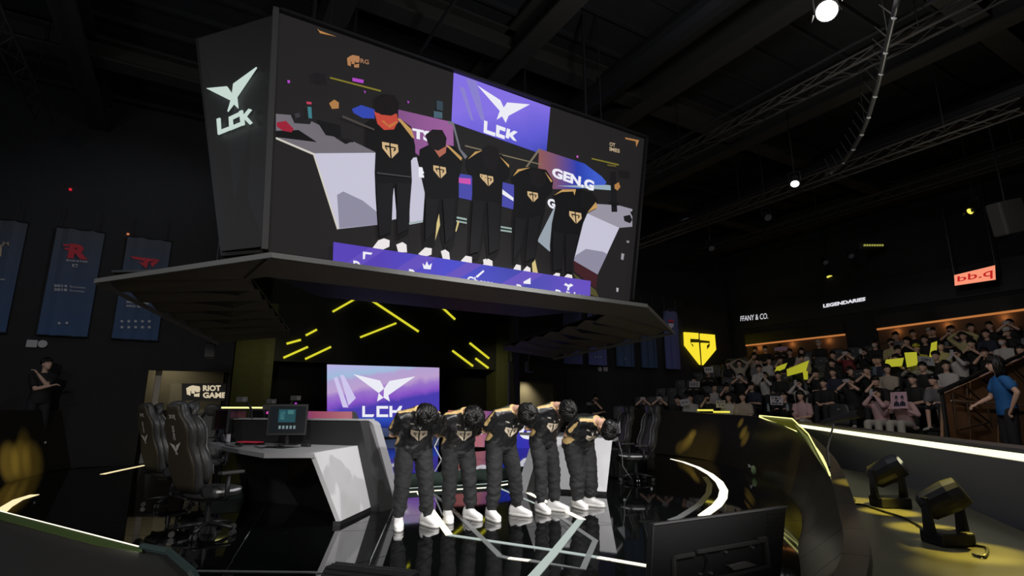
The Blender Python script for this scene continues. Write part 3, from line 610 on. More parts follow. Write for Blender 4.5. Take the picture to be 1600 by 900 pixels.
# curved team displays behind the hoods
def tdisp(pts_px, ytop, ybot, D, m, texts, label, name='team_display', lean=0, n=8):
    """panel through pixel columns at given depth along y"""
    root = thing(name, label, 'screen', oy(pts_px[0][0], ybot, D[0])*V(1, 1, 0)+V(0, 0, .2), group='curved team displays behind the desks')
    T = [oy(x, t, d) for (x, t, bb), d in zip(pts_px, D)]; Bt = [oy(x, bb, d) for (x, t, bb), d in zip(pts_px, D)]
    b = MB()
    for i in range(len(T)-1): b.slab([T[i], T[i+1], Bt[i+1], Bt[i]], (0, .05, 0))
    b.obj('casing', M_black, root)
    global GRAD_O; GRAD_O = ORI[root.name]
    b = MB()
    for i in range(len(T)-1): b.add([p+V(0, -.004, 0) for p in (T[i], T[i+1], Bt[i+1], Bt[i])], [(0, 1, 2, 3)])
    b.obj('led_face', m() , root); GRAD_O = V(0, 0, 0)
    return root, T, Bt
team_m = lambda: gradmat('team_gradient', [(0, (160, 84, 70)), (.35, (168, 104, 116)), (.5, (120, 70, 130)), (.62, (30, 50, 170)), (1, (60, 44, 170))], (1, 0, .15), 6.4, 8.9)
cols = [(700, 641, 697), (735, 641, 698), (765, 642.5, 699), (795, 644.5, 701.5), (825, 647, 705.5), (860, 650, 710)]
DD = [14.2, 14.0, 13.9, 13.8, 13.7, 13.6]
r1, T1, B1_ = tdisp(cols, 0, 698, DD, team_m, '', 'curved pink and blue team display seen between the third and fourth bowing people')
b = MB()
for s_, x0, x1, y0, y1 in (('G', 741, 761, 661, 678), ('N', 796, 803, 667, 683), ('.', 804, 808, 678, 683), ('G', 811, 834, 664, 686)):
    yy = np.interp((x0+x1)/2, [c[0] for c in cols], DD)-.12
    flat_text(b, s_, [oy(x0, y0, yy), oy(x1, y0+.7, yy), oy(x1, y1+.7, yy), oy(x0, y1, yy)], bold=.06)
b.obj('lettering', WW, r1)
colsL = [(455, 642.5, 657), (490, 642.5, 657), (520, 643, 657), (551, 643, 657)]
r3, T3, B3_ = tdisp(colsL, 0, 657, [8.6, 8.35, 8.15, 8.0], lambda: gradmat('team_gradient_b', [(0, (60, 60, 160)), (.25, (140, 60, 90)), (.6, (170, 100, 110)), (1, (130, 70, 120))], (1, 0, 0), 1.3, 2.5), '', 'low reddish team display showing its top above the desk hood')
b = MB(); pE = [oy(551, 642.5, 7.98), oy(556, 643.5, 7.98), oy(562, 657, 7.98), oy(551, 657, 7.98)]; b.slab(pE, (0, .04, 0)); b.obj('end_cap', M_black, r3)
# ---------------------------------------------------------------- gaming chairs
M_leather = mat('chair_leather', (.06, .06, .061), .42, bump=.05, nscale=60); M_lthr2 = mat('chair_back_shell', (.045, .036, .024), .5)
M_wt = mat('white_trim', (.75, .75, .78), .4); M_mk = mat('silver_print', (.55, .52, .5), .5)
def chair(label, loc, rz, white=True):
    c = thing('gaming_chair', label, 'chair', loc, rz, 'gaming chairs round the desks')
    # +y is the way the sitter looks
    prof = [(.0, .47, .22), (.1, .49, .235), (.22, .52, .27), (.34, .56, .28), (.46, .6, .235), (.56, .64, .21), (.66, .68, .235), (.76, .7, .225), (.84, .72, .16), (.90, .73, .13)]
    def sec(z, w_, t):  # tilted back
        y = -.25-.26*z; return y
    rings = []
    hs = [(.00, .20), (.08, .225), (.18, .27), (.28, .285), (.38, .25), (.48, .215), (.58, .25), (.66, .262), (.74, .22), (.80, .15), (.86, .135), (.92, .13), (.95, .10)]
    b = MB()
    for z, w_ in hs: rings.append((V(0, -.24-.28*z, .50+z), V(1, 0, 0), V(0, 1, .28), w_, .055 if z < .9 else .04))
    b.loft(rings, 20, e=3.5); b.obj('backrest', M_leather, c, smooth=True, local=True)
    # side wings reaching forward
    for s in (-1, 1):
        b = MB(); P = [V(s*(w_-.02), -.24-.28*z+.06, .5+z) for z, w_ in hs[1:10]]; b.tube(P, [.02, .045, .06, .055, .04, .05, .055, .045, .02], 10, flat=1.3)
        b.obj('side_wing', M_leather, c, smooth=True, local=True)
        b = MB(); P = [V(s*(w_-.005), -.24-.28*z+.115, .5+z) for z, w_ in hs[2:10]]; b.tube(P, .009, 6); b.obj('piping', mat('pale_piping', (.3, .3, .3), .4), c, smooth=True, local=True)
    # smooth back shell and prints
    b = MB(); b.loft([(V(0, -.30-.28*z, .50+z), V(1, 0, 0), V(0, 1, .28), w_*.8, .02) for z, w_ in hs[:12]], 16, e=4); b.obj('back_shell', M_lthr2, c, smooth=True, local=True)
    def onback(u, v): z = .86-v*.8; return V(-u*.2, -.335-.28*z, .5+z)   # u right of viewer behind
    b = MB()
    for t in BIRD_T: b.add([onback((BIRD[i][0]-.5)*1.0, .42+BIRD[i][1]*.18) for i in t], [(0, 1, 2)])
    P, F, a = text2d('XNC', .03); b.add([onback(-.1+.2*y, .2+.2*x) for x, y in P], F)
    P, F, a = text2d('JVX', .03); b.add([onback(-.35+.6*x, .13-.07*y) for x, y in P], F)
    b.obj('print', M_mk, c, local=True)
    b = MB(); b.loft([(V(0, -.16-.28*.78+.01*k, 1.25+.05*k), V(1, 0, 0), V(0, 1, .3), w_, .045) for k, w_ in enumerate((.06, .13, .14, .13, .06))], 14, e=3); b.obj('head_cushion', M_leather, c, smooth=True, local=True)
    b = MB(); b.loft([(V(0, .03, z), V(1, 0, 0), V(0, 1, 0), w_, w_*.98) for z, w_ in ((.40, .22), (.42, .255), (.47, .27), (.50, .26), (.515, .2))], 24, e=3.2); b.obj('seat', M_leather, c, smooth=True, local=True)
    b = MB(); b.tube([V(.285*math.cos(t), .03+.285*math.sin(t), .475) for t in np.linspace(-.5, math.pi+.5, 20)], .016, 8); b.obj('seat_trim', M_wt if white else M_leather, c, smooth=True, local=True)
    for s in (-1, 1):
        b = MB(); b.tube([V(s*.2, -.03, .40), V(s*.31, -.03, .40), V(s*.33, -.03, .45), V(s*.33, -.03, .66)], .025, 8); b.obj('arm_post', M_blackm, c, smooth=True, local=True)
        b = MB(); b.box((s*.33, .0, .68), (.095, .28, .035)); b.obj('armrest', M_leather, c, local=True, bevel=.012)
        b = MB(); b.disc((s*.27, -.23, .5), (1, 0, 0), .06, .04, 16); b.obj('hinge_cover', M_blackm, c, local=True)
    b = MB(); b.tube([V(0, 0, .1), V(0, 0, .25)], .035, 10); b.tube([V(0, 0, .25), V(0, 0, .4)], .022, 10); b.box((0, 0, .385), (.26, .3, .04)); b.obj('gas_lift', M_blackm, c, local=True)
    for k in range(5):
        t = 2*math.pi*k/5+.3; b = MB(); d = V(math.cos(t), math.sin(t), 0)
        b.tube([V(0, 0, .12), d*.17+V(0, 0, .115), d*.32+V(0, 0, .085)], [.035, .028, .02], 8, flat=.8); leg = b.obj('leg', M_blackm, c, smooth=True, local=True)
        b = MB(); n_ = norm(V(-d[1], d[0], 0)); b.disc(d*.33+n_*.02+V(0, 0, .032), n_, .031, .018, 12); b.disc(d*.33-n_*.02+V(0, 0, .032), n_, .031, .018, 12); b.obj('caster', mat('caster', (.05, .05, .05), .3), leg, local=True)
    c.scale = (.93,)*3
    return c
# chairs stand along the players' side of the desks, facing them
fz = lambda dx, dy: math.atan2(-dx, dy)
chair('big black gaming chair seen from behind with a pale bird print, beside the worktop', V(.34, 6.87, 0), fz(.8, .5))
chair('black gaming chair half hidden behind the big one, by the barrier', V(-.02, 9.15, 0), fz(.85, .45))
chair('dark gaming chair facing forward behind the desk, in front of the lobby sign', V(.40, 10.6, 0), fz(-.1, -1), False)
chair('black gaming chair with pale piping seen side-on by the desk with the headphones', V(7.3, 7.9, 0), fz(-.93, .3))
chair('darker gaming chair beyond the side-on one, by the audience barrier', V(7.95, 9.3, 0), fz(-.93, .25), False)
# ---------------------------------------------------------------- things on the desks
ZD = .811
def monitor(x, y, yaw, label, on=None, w_=.56, h_=.33, zb=ZD, tilt=0):
    m = thing('monitor', label, 'monitor', (x, y, zb), 0, 'monitors on the desks')
    X = V(math.cos(yaw), math.sin(yaw), 0); N = V(X[1], -X[0], 0)  # N points to the viewer of the screen
    c = V(x, y, zb+.13+h_/2)
    b = MB(); b.box(c, (w_, .035, h_), X=X, Y=-N); b.obj('casing', M_black, m, bevel=.005)
    b = MB(); b.box(c+N*.019, (w_-.04, .004, h_-.05), X=X, Y=-N); b.obj('display', on or mat('monitor_off', (.01, .01, .011), .15), m)
    b = MB(); b.tube([V(x, y, zb+.01)-N*.06, c-N*.03-V(0, 0, .06)], [.03, .02], 8); b.obj('neck', M_blackm, m)
    b = MB(); b.slab([V(x, y, zb)+X*.13-N*.14, V(x, y, zb)+X*.13+N*.05, V(x, y, zb)-X*.13+N*.05, V(x, y, zb)-X*.13-N*.14], (0, 0, .012)); b.obj('foot', M_blackm, m)
    return m, X, N, c
# lit monitor on the desk at the camera's side
pm = oz(446, 696, ZD)
mm, X, N, c = monitor(pm[0], pm[1], math.radians(-22), 'lit monitor with a dim teal game picture on the worktop beside the hood', px(10, 16, 20), .5, .4)
b = MB()
def mscr(u0, v0, u1, v1, m): b = MB(); P = [c+N*.0225+X*(u-.5)*.46+V(0, 0, (.5-v)*.35) for u, v in ((u0, v0), (u1, v0), (u1, v1), (u0, v1))]; b.add(P, [(0, 1, 2, 3)]); b.obj('picture_area', m, mm)
mscr(.25, .12, .72, .6, px(28, 70, 78)); mscr(.3, .2, .42, .5, px(60, 110, 112)); mscr(.5, .15, .66, .3, px(70, 120, 118))
for k in range(5): mscr(.28+.1*k, .72, .34+.1*k, .84, px(110, 130, 132))
b = MB()
for g in range(9):
    u = .1+.045*g
b = None
for (x_, y_, lab) in ((366, 690, 'upright monitor seen edge-on at the far part of the worktop'), (343, 684, 'second edge-on monitor beside the thin one, further along the worktop')):
    p = oz(x_, y_, ZD); monitor(p[0], p[1], math.radians(62), lab)
p = oz(408, 676, ZD); monitor(p[0], p[1]+.2, math.radians(-20), 'dark monitor facing the chairs behind the water bottle', None, .5, .34)
def kb(px_, py_, yaw, m, label):
    p = oz(px_, py_, ZD); k = thing('keyboard', label, 'keyboard', p)
    X = V(math.cos(yaw), math.sin(yaw), 0); Y = V(-X[1], X[0], 0)
    b = MB(); b.box(p+V(0, 0, .012), (.36, .14, .022), X=X, Y=Y); b.obj('base', mat('key_base', (.03, .008, .01), .4), k)
    b = MB()
    for i in range(14):
        for j in range(5): b.box(p+X*(-.163+i*.025)+Y*(-.05+j*.025)+V(0, 0, .029), (.02, .02, .012), X=X, Y=Y)
    kk = b.obj('keys', m, k); kk['kind'] = 'stuff'
kb(391, 694, math.radians(-50), mat('red_keys', (.35, .02, .03), .4, emit=(.5, .03, .06), es=.35), 'red lit keyboard on the worktop next to the black mouse mat')
p = oz(437, 699, ZD)
b = MB(); dirn = norm(V(-.6, .8, 0)); sd = norm(V(.8, .6, 0)); b.slab([p-dirn*.2-sd*.15, p+dirn*.2-sd*.15, p+dirn*.2+sd*.15, p-dirn*.2+sd*.15], (0, 0, .004)); tag(b.obj('mouse_mat', M_black), 'black mouse mat lying beside the red keyboard', 'mouse mat')
b = MB(); b.ell(p+sd*.02+V(0, 0, .018), (.032, .055, .018)); tag(b.obj('mouse', M_black, smooth=True), 'small black mouse on the mouse mat near the red keyboard', 'mouse')
def bottle(p, h, r, m, label, cap, name='water_bottle'):
    t = thing(name, label, 'bottle', p)
    b = MB(); b.loft([(V(p[0], p[1], p[2]+h*z), V(1, 0, 0), V(0, 1, 0), r*k, r*k) for z, k in ((0, .85), (.03, 1), (.3, 1), (.34, .93), (.38, 1), (.66, 1), (.8, .6), (.86, .38), (.92, .38))], 14); b.obj('body', m, t, smooth=True)
    b = MB(); b.disc(V(p[0], p[1], p[2]+h*.95), (0, 0, 1), r*.45, h*.08, 12); b.obj('cap', cap, t); return t
M_pet = mat('pet_plastic', (.35, .42, .45), .15, alpha=.55); M_capb = mat('blue_cap', (.15, .45, .6), .4)
bottle(oz(395, 688, ZD), .24, .035, M_pet, 'clear water bottle with pale blue cap on the worktop', M_capb)
def headset(p, label, sc_=1., yaw=0):
    t = thing('headset', label, 'headphones', p); X = V(math.cos(yaw), math.sin(yaw), 0); Y = V(-X[1], X[0], 0)
    b = MB(); b.tube([p+X*.09*math.cos(a)+Y*.02+V(0, 0, .05+.1*math.sin(a)) for a in np.linspace(0, math.pi, 12)], .012, 6); b.obj('headband', M_black, t, smooth=True)
    for s in (-1, 1): b = MB(); b.disc(p+X*.085*s+V(0, 0, .05), X, .045, .035, 16); b.obj('ear_cup', M_blackm, t)
headset(oz(384, 690, ZD), 'black headphones lying on the worktop beside the bottle')
pR = oz(957, 676, .832); headset(pR, 'black headphones on the pale worktop beside the last bowing person', yaw=.6)
bottle(oz(950, 674, .832), .2, .035, mat('white_cup', (.6, .6, .6), .4), 'white drink tumbler behind the headphones on the second desk', M_wt, 'tumbler')
b = MB(); q = oz(965, 677, .832); b.slab([q+V(-.1, 0, 0), q+V(.12, .05, 0), q+V(.12, .05, .22)], (.0, .01, 0)); tag(b.obj('card_stand', mat('pale_card', (.5, .5, .55), .5)), 'pale folded card standing beside the headphones', 'card')
# cameras and lamps on thin arms along both desks
def arm(pts, r, label, head=True, tally=None):
    pts = [V(pts[0][0], pts[0][1], .205 if pts[0][1] > 9.35 else .01)]+list(pts)
    t = thing('camera_arm', label, 'camera', pts[0]); b = MB(); b.tube(pts, r, 6); b.obj('arm', M_blackm, t, smooth=True)
    if head:
        e = np.asarray(pts[-1]); b = MB(); b.box(e, (.09, .12, .07), X=(.8, .6, 0), Y=(-.6, .8, 0)); b.tube([e, e+V(.02, -.1, -.01)], .025, 10); b.obj('camera_body', mat('cam_grey', (.12, .12, .12), .4), t)
    if tally: b = MB(); b.box(np.asarray(pts[-1])+V(0, -.05, -.09), (.03, .02, .04)); b.obj('tally_light', px(*tally), t)
T_ = lambda x, y, D: oy(x, y, D)
arm([T_(393, 686, 9.0), T_(393, 640, 9.0), T_(386, 627, 8.95), T_(378, 624, 8.9)], .018, 'small camera on a tall bent arm over the desk with the red keyboard')
arm([T_(455, 660, 9.2), T_(455, 630, 9.2), T_(462, 622, 9.2)], .014, 'small camera on an arm beside the tall back screen', tally=(170, 60, 190))
arm([T_(430, 660, 9.6), T_(430, 634, 9.6), T_(424, 627, 9.6)], .014, 'dark camera arm above the lit monitor')
arm([T_(413, 664, 9.9), T_(413, 640, 9.9), T_(418, 636, 9.9)], .014, 'short camera arm with a violet lamp over the worktop', tally=(200, 70, 170))
arm([T_(900, 650, 11.0), T_(897, 632, 11.0), T_(906, 622, 11.0), T_(921, 631, 10.9)], .012, 'thin curved camera arm behind the fifth bowing person')
# cables: loose thin runs on the worktops and hanging from the second desk
for i, (pts, z_, lab) in enumerate((([(340, 689), (352, 692), (365, 688), (385, 689), (400, 690)], ZD+.012, 'thin black cable curling past the edge-on monitors'),
                        ([(458, 690), (470, 693), (482, 692), (494, 690)], ZD+.012, 'thin black cable on the worktop beside the lit monitor'),
                        ([(420, 688), (430, 692), (441, 690)], ZD+.012, 'short black cable in front of the lit monitor'))):
    b = MB(); b.tube([oz(x, y, z_) for x, y in pts], .008, 5); tag(b.obj('cable', M_black, smooth=True), lab, 'cable')
b = MB(); b.tube([oy(967, 690, 7.6), oy(972, 710, 7.6), oy(973, 728, 7.6), oy(982, 742, 7.6), oy(990, 752, 7.7)], .008, 6); tag(b.obj('cable', mat('grey_cable', (.2, .2, .2), .5), smooth=True), 'grey cable hanging from the second desk down to the floor', 'cable')
# PC towers under / behind the second desk
for i, (x_, y_, lab) in enumerate(((963, 728, 'black computer tower with a pale lamp under the second desk'), (1006, 715, 'ribbed black computer tower behind the side-on gaming chair'))):
    p = oz(x_, y_+18, 0); t = thing('computer_tower', lab, 'computer', p); b = MB(); b.box(p+V(0, 0, .26), (.22, .45, .48)); b.obj('case', M_black, t, bevel=.01)
    b = MB(); [b.box(p+V(-.112, -.15+.06*k, .26), (.006, .02, .4)) for k in range(6)]; b.obj('side_ribs', M_blackm, t)
    b = MB(); b.box(p+V(-.02, -.228, .38), (.05, .005, .05)); b.obj('power_lamp', px(130, 135, 140), t)
# ---------------------------------------------------------------- barriers round the stage
def barrier(base, top, label, thick=.12, m=M_barrier, panel='barrier_panel', seg=6):
    """glossy wall of separate panels; base and top are matching world points"""
    r = thing('barrier', label, 'barrier', base[0]*V(1, 1, 0)); 
    N_ = len(base)-1
    for i0 in range(0, N_, seg):
        i1 = min(i0+seg, N_); rows = []
        for i in range(i0, i1+1):
            t = norm((base[min(i+1, N_)]-base[max(i-1, 0)])*V(1, 1, 0)); n = V(-t[1], t[0], 0); n = n if n@(base[i]-V(CX, CY, 0)) > 0 else -n
            f = t*.004*(1 if i == i0 else (-1 if i == i1 else 0)); rows.append((base[i]+f, top[i]+f, top[i]+f+n*thick, base[i]+f+n*thick))
        b = MB()
        for q in range(3):
            vs = [r_[q+k] for r_ in rows for k in (0, 1)]; b.add(vs, [(2*j, 2*j+2, 2*j+3, 2*j+1) for j in range(len(rows)-1)])
        for r_ in (rows[0], rows[-1]): b.add(r_, [(0, 1, 2, 3)])
        b.obj(panel, m, r, smooth=True)
    return r
def smooth_pts(P, n):
    P = [np.asarray(p, float) for p in P]; out = []
    for i in range(len(P)-1):
        p0, p1, p2, p3 = P[max(i-1, 0)], P[i], P[i+1], P[min(i+2, len(P)-1)]
        for k in range(n):
            t = k/n; out.append(.5*(2*p1+(p2-p0)*t+(2*p0-5*p1+4*p2-p3)*t*t+(3*p1-p0-3*p2+p3)*t**3))
    return out+[P[-1]]
# far barrier beside the chairs
bs = smooth_pts([oz(-120, 790), oz(0, 757), oz(110, 731), oz(225, 724), oz(300, 724)], 6)
tp = [V(p[0], p[1], 0)+norm(V(p[0]-CX, p[1]-CY, 0))*.35+V(0, 0, 1.26) for p in bs]
bar1 = barrier(bs, tp, 'dark lacquered barrier with golden reflections behind the two big gaming chairs')
b = MB(); b.tube([oz(368, 636.5, 1.3)*1., oz(393, 637, 1.3)*1.], .02, 4) if False else b.box(oy(380, 637, 13.2), (1.0, .03, .035)); tag(b.obj('light_tube', M_gled), 'thin yellow light line behind the edge-on monitors', 'light tube')
b = MB(); b.box(oy(359, 637, 13.2)*1., (.3, .03, .03)); tag(b.obj('light_tube', M_gled), 'short yellow light line beside the lobby sign', 'light tube')
# audience barrier: base on the stage floor, top leaning outwards, sweeping towards the camera
base_px = [(985, 704), (1020, 708), (1090, 716), (1160, 734), (1215, 760), (1247, 794), (1253, 822), (1247, 853), (1251, 900), (1240, 965)]
top_px = [(985, 638.5, 1.30), (1030, 640.5, 1.26), (1110, 646, 1.165), (1187, 652, 1.10), (1240, 672, .94), (1277, 704, .785), (1297, 745, .67), (1311, 800, .55), (1318, 850, .55), (1300, 905, .55)]
bs = smooth_pts([oz(*p) for p in base_px], 8)
tw = [oz(x, y, z_) if i > 1 else oy(x, y, oz(*base_px[i])[1]+.2) for i, (x, y, z_) in enumerate(top_px)]
tp = smooth_pts(tw, 8)
bar2 = barrier(bs, tp, 'tall glossy dark barrier sweeping round the stage in front of the audience')
TOPW = tw
# its lit green glass nose and light edge
b = MB(); pts = [tw[3], tw[3]*.6+tw[4]*.4, tw[4], tw[5]*.99+tw[4]*.01, tw[6]]
b.tube([p+V(0, 0, .012) for p in smooth_pts(tw[3:7], 4)], [.02-.0010*i for i in range(13)], 6); tag(b.obj('light_tube', M_gled), 'yellow light edge along the top of the curving glossy barrier', 'light tube')
b = MB(); nose = [opl(*q, tw[4], (0, 0, 1)) for q in ((1185, 651), (1238, 656), (1262, 678), (1292, 737), (1272, 700), (1240, 675))]
nose = [tw[3]+V(0, 0, .02), oz(1238, 656, 1.10), oz(1263, 680, .92), tw[6]+V(0, 0, .01), tw[5]+V(0, 0, .01), tw[4]+V(0, 0, .01)]
M_gl = mat('green_glass', (.02, .035, .006), .35, emit=(.2, .3, .05), es=.06)
b.slab(nose, (0, 0, -.02)); nz_ = thing('glass_nose', 'pointed green glass corner with yellow light edges at the barrier bend', 'glass panel', nose[0]); b.obj('glass_pane', M_gl, nz_)
b = MB(); b.tube([nose[0]+V(0, 0, .02), nose[1]+V(0, 0, .02), nose[2]+V(0, 0, .02), nose[3]+V(0, 0, .02)], [.012, .011, .009, .007], 6); b.obj('light_edge', M_gled, nz_)
# the barrier's near end: teal glass fin
# counter with bright light strip in front of the stands
c0, c1 = oz(1197, 656, 1.02), oz(1600, 709, .98); c2 = c1+(c1-c0)*.12; dcn = norm(V(-(c1-c0)[1], (c1-c0)[0], 0)); dcn = -dcn if dcn@(EYE-c0) > 0 else dcn
ctr = thing('counter', 'long dark counter with a bright light strip under its top in front of the stands', 'counter', V(c0[0], c0[1], 0))
b = MB(); b.slab([c0, c2, c2+dcn*.22, c0+dcn*.22], (0, 0, .03)); b.obj('counter_top', mat('counter_top', (.07, .065, .06), .35), ctr)
b = MB(); b.slab([c0+V(0, 0, -.005)+dcn*.0, c2+V(0, 0, -.005), c2+V(0, 0, -.05), c0+V(0, 0, -.055)], dcn*.03); b.obj('light_strip', emat('led_counter', (1, .95, .62), 1.5), ctr)
b = MB(); g0, g1 = c0*V(1, 1, 0), c2*V(1, 1, 0)
for i in range(6):
    a, c = c0+(c2-c0)*(i/6), c0+(c2-c0)*((i+1)/6); b = MB(); b.slab([a+V(0, 0, -.055), c+V(0, 0, -.055), c*V(1, 1, 0)+V(0, 0, .3), a*V(1, 1, 0)+V(0, 0, .3)], dcn*.05); b.obj('front_panel', mat('counter_front', (.11, .11, .115), .5), ctr)
# technical ledge between the barrier and the counter
ZL = .5
b = MB(); led = [oz(*q, ZL) for q in ((1300, 756), (1298, 729), (1420, 752), (1615, 838), (1640, 980), (1300, 980), (1306, 912), (1322, 858), (1314, 808))]
b.slab(led, (0, 0, -.06)); o = b.obj('ledge', mat('ledge_black', (.07, .065, .04), .35, noise_amt=.2)); o['kind'] = 'structure'
b = MB()
for (x_, y_), pw_, cn in (((1338, 782), 480, 17), ((1392, 800), 560, 18), ((1450, 826), 480, 20), ((1515, 860), 330, 24), ((1560, 890), 200, 26)): lamp('SPOT', oz(x_+60, 700+(x_-1345)*.08, .98)+V(0, 0, .9), oz(x_, y_, ZL), pw_, (1, .80, .12), .02, cn, .7, 'yellow_wash')
M_mov = mat('mover_black', (.004, .004, .0045), .55)
def mover(px_, py_, s, yaw, label):
    p = oz(px_, py_, ZL); t = thing('moving_head_light', label, 'stage light', p, 0, 'moving head lights on the ledge')
    X = V(math.cos(yaw), math.sin(yaw), 0); Y = V(-X[1], X[0], 0)
    b = MB(); b.box(p+V(0, 0, .05*s), (.30*s, .22*s, .1*s), X=X, Y=Y); b.obj('base', M_mov, t, bevel=.01)
    for k in (-1, 1):
        b = MB(); b.hexa([p+X*k*.13*s+Y*.05*s+V(0, 0, .1*s), p+X*k*.13*s-Y*.05*s+V(0, 0, .1*s), p+X*k*.16*s-Y*.05*s+V(0, 0, .1*s), p+X*k*.16*s+Y*.05*s+V(0, 0, .1*s)],
                         [p+X*k*.14*s+Y*.03*s+V(0, 0, .36*s), p+X*k*.14*s-Y*.03*s+V(0, 0, .36*s), p+X*k*.16*s-Y*.03*s+V(0, 0, .36*s), p+X*k*.16*s+Y*.03*s+V(0, 0, .36*s)]); b.obj('yoke_arm', M_mov, t)
    c = p+V(0, 0, .34*s); d = norm(-X*.55+Y*.5+V(0, 0, .45))
    b = MB(); b.tube([c-d*.16*s, c-d*.12*s, c+d*.08*s, c+d*.17*s], [.08*s, .115*s, .125*s, .11*s], 16); b.obj('head', M_mov, t, smooth=False)
    b = MB(); b.disc(c+d*.172*s, d, .095*s, .006, 20); b.obj('lens', mat('lens_glass', (.02, .02, .025), .08), t)
mover(1392, 792, .8, 2.6, 'dark moving head light on the yellow lit ledge, the one further up it')
mover(1482, 850, .72, 2.7, 'dark moving head light on the yellow lit ledge, the larger looking one')
for pts, lab in ((([(1310, 778), (1335, 780), (1332, 787), (1350, 789), (1385, 800), (1420, 812), (1450, 830), (1480, 842)]), 'black power cable running over the lit ledge between the moving lights'), ([(1490, 830), (1520, 850), (1542, 856), (1538, 870), (1520, 866)], 'looped black cable beside the larger moving light'), ([(1420, 750), (1500, 775), (1600, 812)], 'black cable along the foot of the counter')):
    b = MB(); b.tube(smooth_pts([oz(x, y, ZL+.01) for x, y in pts], 3), .008, 5); tag(b.obj('cable', M_black, smooth=True), lab, 'cable')
b = MB(); P = oz(1290, 662, 1.14); b.tube([P, P+V(.02, -.02, .0)+(c1-c0)*.015, oz(1293, 700, 1.0), oz(1296, 730, .9)], .008, 5); tag(b.obj('cable', M_black), 'thin cable hanging over the counter from a clamp', 'cable')
b = MB(); P = oz(1285, 660, 1.16); b.tube([P, oy(1345, 646, P[1]-.5)], [.02, .035], 8); tag(b.obj('clamp_mic', M_black), 'thin black microphone wand resting over the counter edge', 'microphone')
# low front wall at the camera's side with gold light edge
ZF = .5
f0, f1, f2, f3 = oz(-60, 788, ZF), oz(0, 802, ZF), oz(221, 860, ZF), oz(262, 868, ZF); f4, f5 = oz(300, 902, ZF), oz(330, 960, ZF); f6, f7 = oz(100, 1100, ZF), oz(-200, 1000, ZF)
lw = thing('front_wall', 'low dark front wall of the stage with a bright cream light edge and painted green glow', 'barrier', (f2[0], f2[1], 0))
b = MB(); b.slab([f0, f1, f2, f3, f4, f5, f6, f7], (0, 0, -.05)); b.obj('top_panel', mat('wall_cap', (.035, .033, .03), .45), lw)
b = MB(); g = [oz(0, 812, ZF+.012), oz(150, 852, ZF+.012), oz(222, 863, ZF+.012), f2+V(0, 0, .012), f1+V(0, 0, .012), f0+V(0, 0, .012)]; b.slab(g, (0, 0, .004)); b.obj('green_glow_band', mat('green_glow_band', (.10, .16, .04), .3), lw)  # green glow under the light edge, painted as a flat band
b = MB(); b.tube([f0+V(0, 0, .01), f1+V(0, 0, .01), f2+V(0, 0, .01)], .009, 6); b.obj('light_edge', M_wled, lw)
b = MB(); b.tube([f2+V(0, 0, .02), f3+V(0, 0, .02), f4+V(0, 0, .02), f5+V(0, 0, .02)], .02, 6); b.obj('edge_rail', mat('teal_rail', (.05, .08, .08), .25), lw)
b = MB(); 
for a, c in ((f0, f1), (f1, f2), (f2, f3), (f3, f4), (f4, f5)): b.slab([a+V(0, 0, -.05), c+V(0, 0, -.05), c*V(1, 1, 0), a*V(1, 1, 0)], (-.02, -.03, 0))
b.obj('inner_face', M_barrier, lw)
# ---------------------------------------------------------------- foreground gear
# confidence monitor seen from behind
m0 = oz(1021, 812, .62); 
cm = thing('stage_monitor', 'big black monitor on the floor seen from behind, with bracket and cables', 'monitor', m0*V(1, 1, 0))
def mq(x, y, D=None): return opl(x, y, m0, norm(V(-.06, -1, 0.12)))
q = [mq(1021, 818), mq(1229, 790), mq(1218, 925), mq(1016, 925)]
nn = norm(np.cross(q[1]-q[0], q[3]-q[0])); nn = nn if nn@(EYE-q[0]) > 0 else -nn
b = MB(); b.slab(q, -nn*.05); b.obj('casing', mat('monitor_back', (.014, .014, .015), .5), cm, bevel=.004)
b = MB(); b.slab([p+nn*.003 for p in (mq(1021, 818), mq(1229, 790), mq(1229, 793), mq(1021, 821))], nn*.006); b.obj('top_edge', mat('monitor_edge', (.10, .10, .10), .4), cm)
b = MB()
for i in range(16):
    y0 = 800+i*7; b.slab([p+nn*.002 for p in (mq(1198, y0+2), mq(1226-i*.6, y0), mq(1226-i*.6, y0+2.2), mq(1198, y0+4.2))], nn*.004)
b.obj('vent_slats', M_blackm, cm)
def bar(x0, y0, x1, y1, w_, nm='bracket_bar'):
    b = MB(); a, c = mq(x0, y0)+nn*.02, mq(x1, y1)+nn*.02; d = norm(c-a); b.box((a+c)/2, (np.linalg.norm(c-a), w_, .02), X=d, Y=np.cross(nn, d)); return b.obj(nm, mat('bracket', (.09, .09, .09), .4, .5), cm)
bar(1049, 871, 1081, 865, .02); bar(1049, 871, 1050, 900, .02); bar(1180, 844, 1194, 842, .03); bar(1192, 842, 1197, 888, .025); bar(1105, 905, 1195, 884, .02); bar(1085, 862, 1180, 846, .02)
b = MB(); b.slab([p+nn*.01 for p in (mq(1131, 883), mq(1158, 876), mq(1176, 882), mq(1140, 890))], nn*.03); b.obj('label_plate', mat('plate', (.12, .12, .12), .4), cm)
for x_, y_ in ((1131, 862), (1173, 855), (1108, 895), (1093, 897)): b = MB(); b.disc(mq(x_, y_)+nn*.012, nn, .009, .02, 8); b.obj('screw', mat('steel', (.4, .4, .4), .3, .8), cm)
b = MB(); b.tube([mq(1095, 860)+nn*.02, mq(1100, 872)+nn*.03, mq(1098, 890)+nn*.02, mq(1090, 905)+nn*.02], .006, 5); b.obj('cable', M_black, cm)
b = MB(); b.box(m0*V(1, 1, 0)+V(.5, .03, .04), (1.0, .3, .06)); b.obj('foot', M_black, cm)
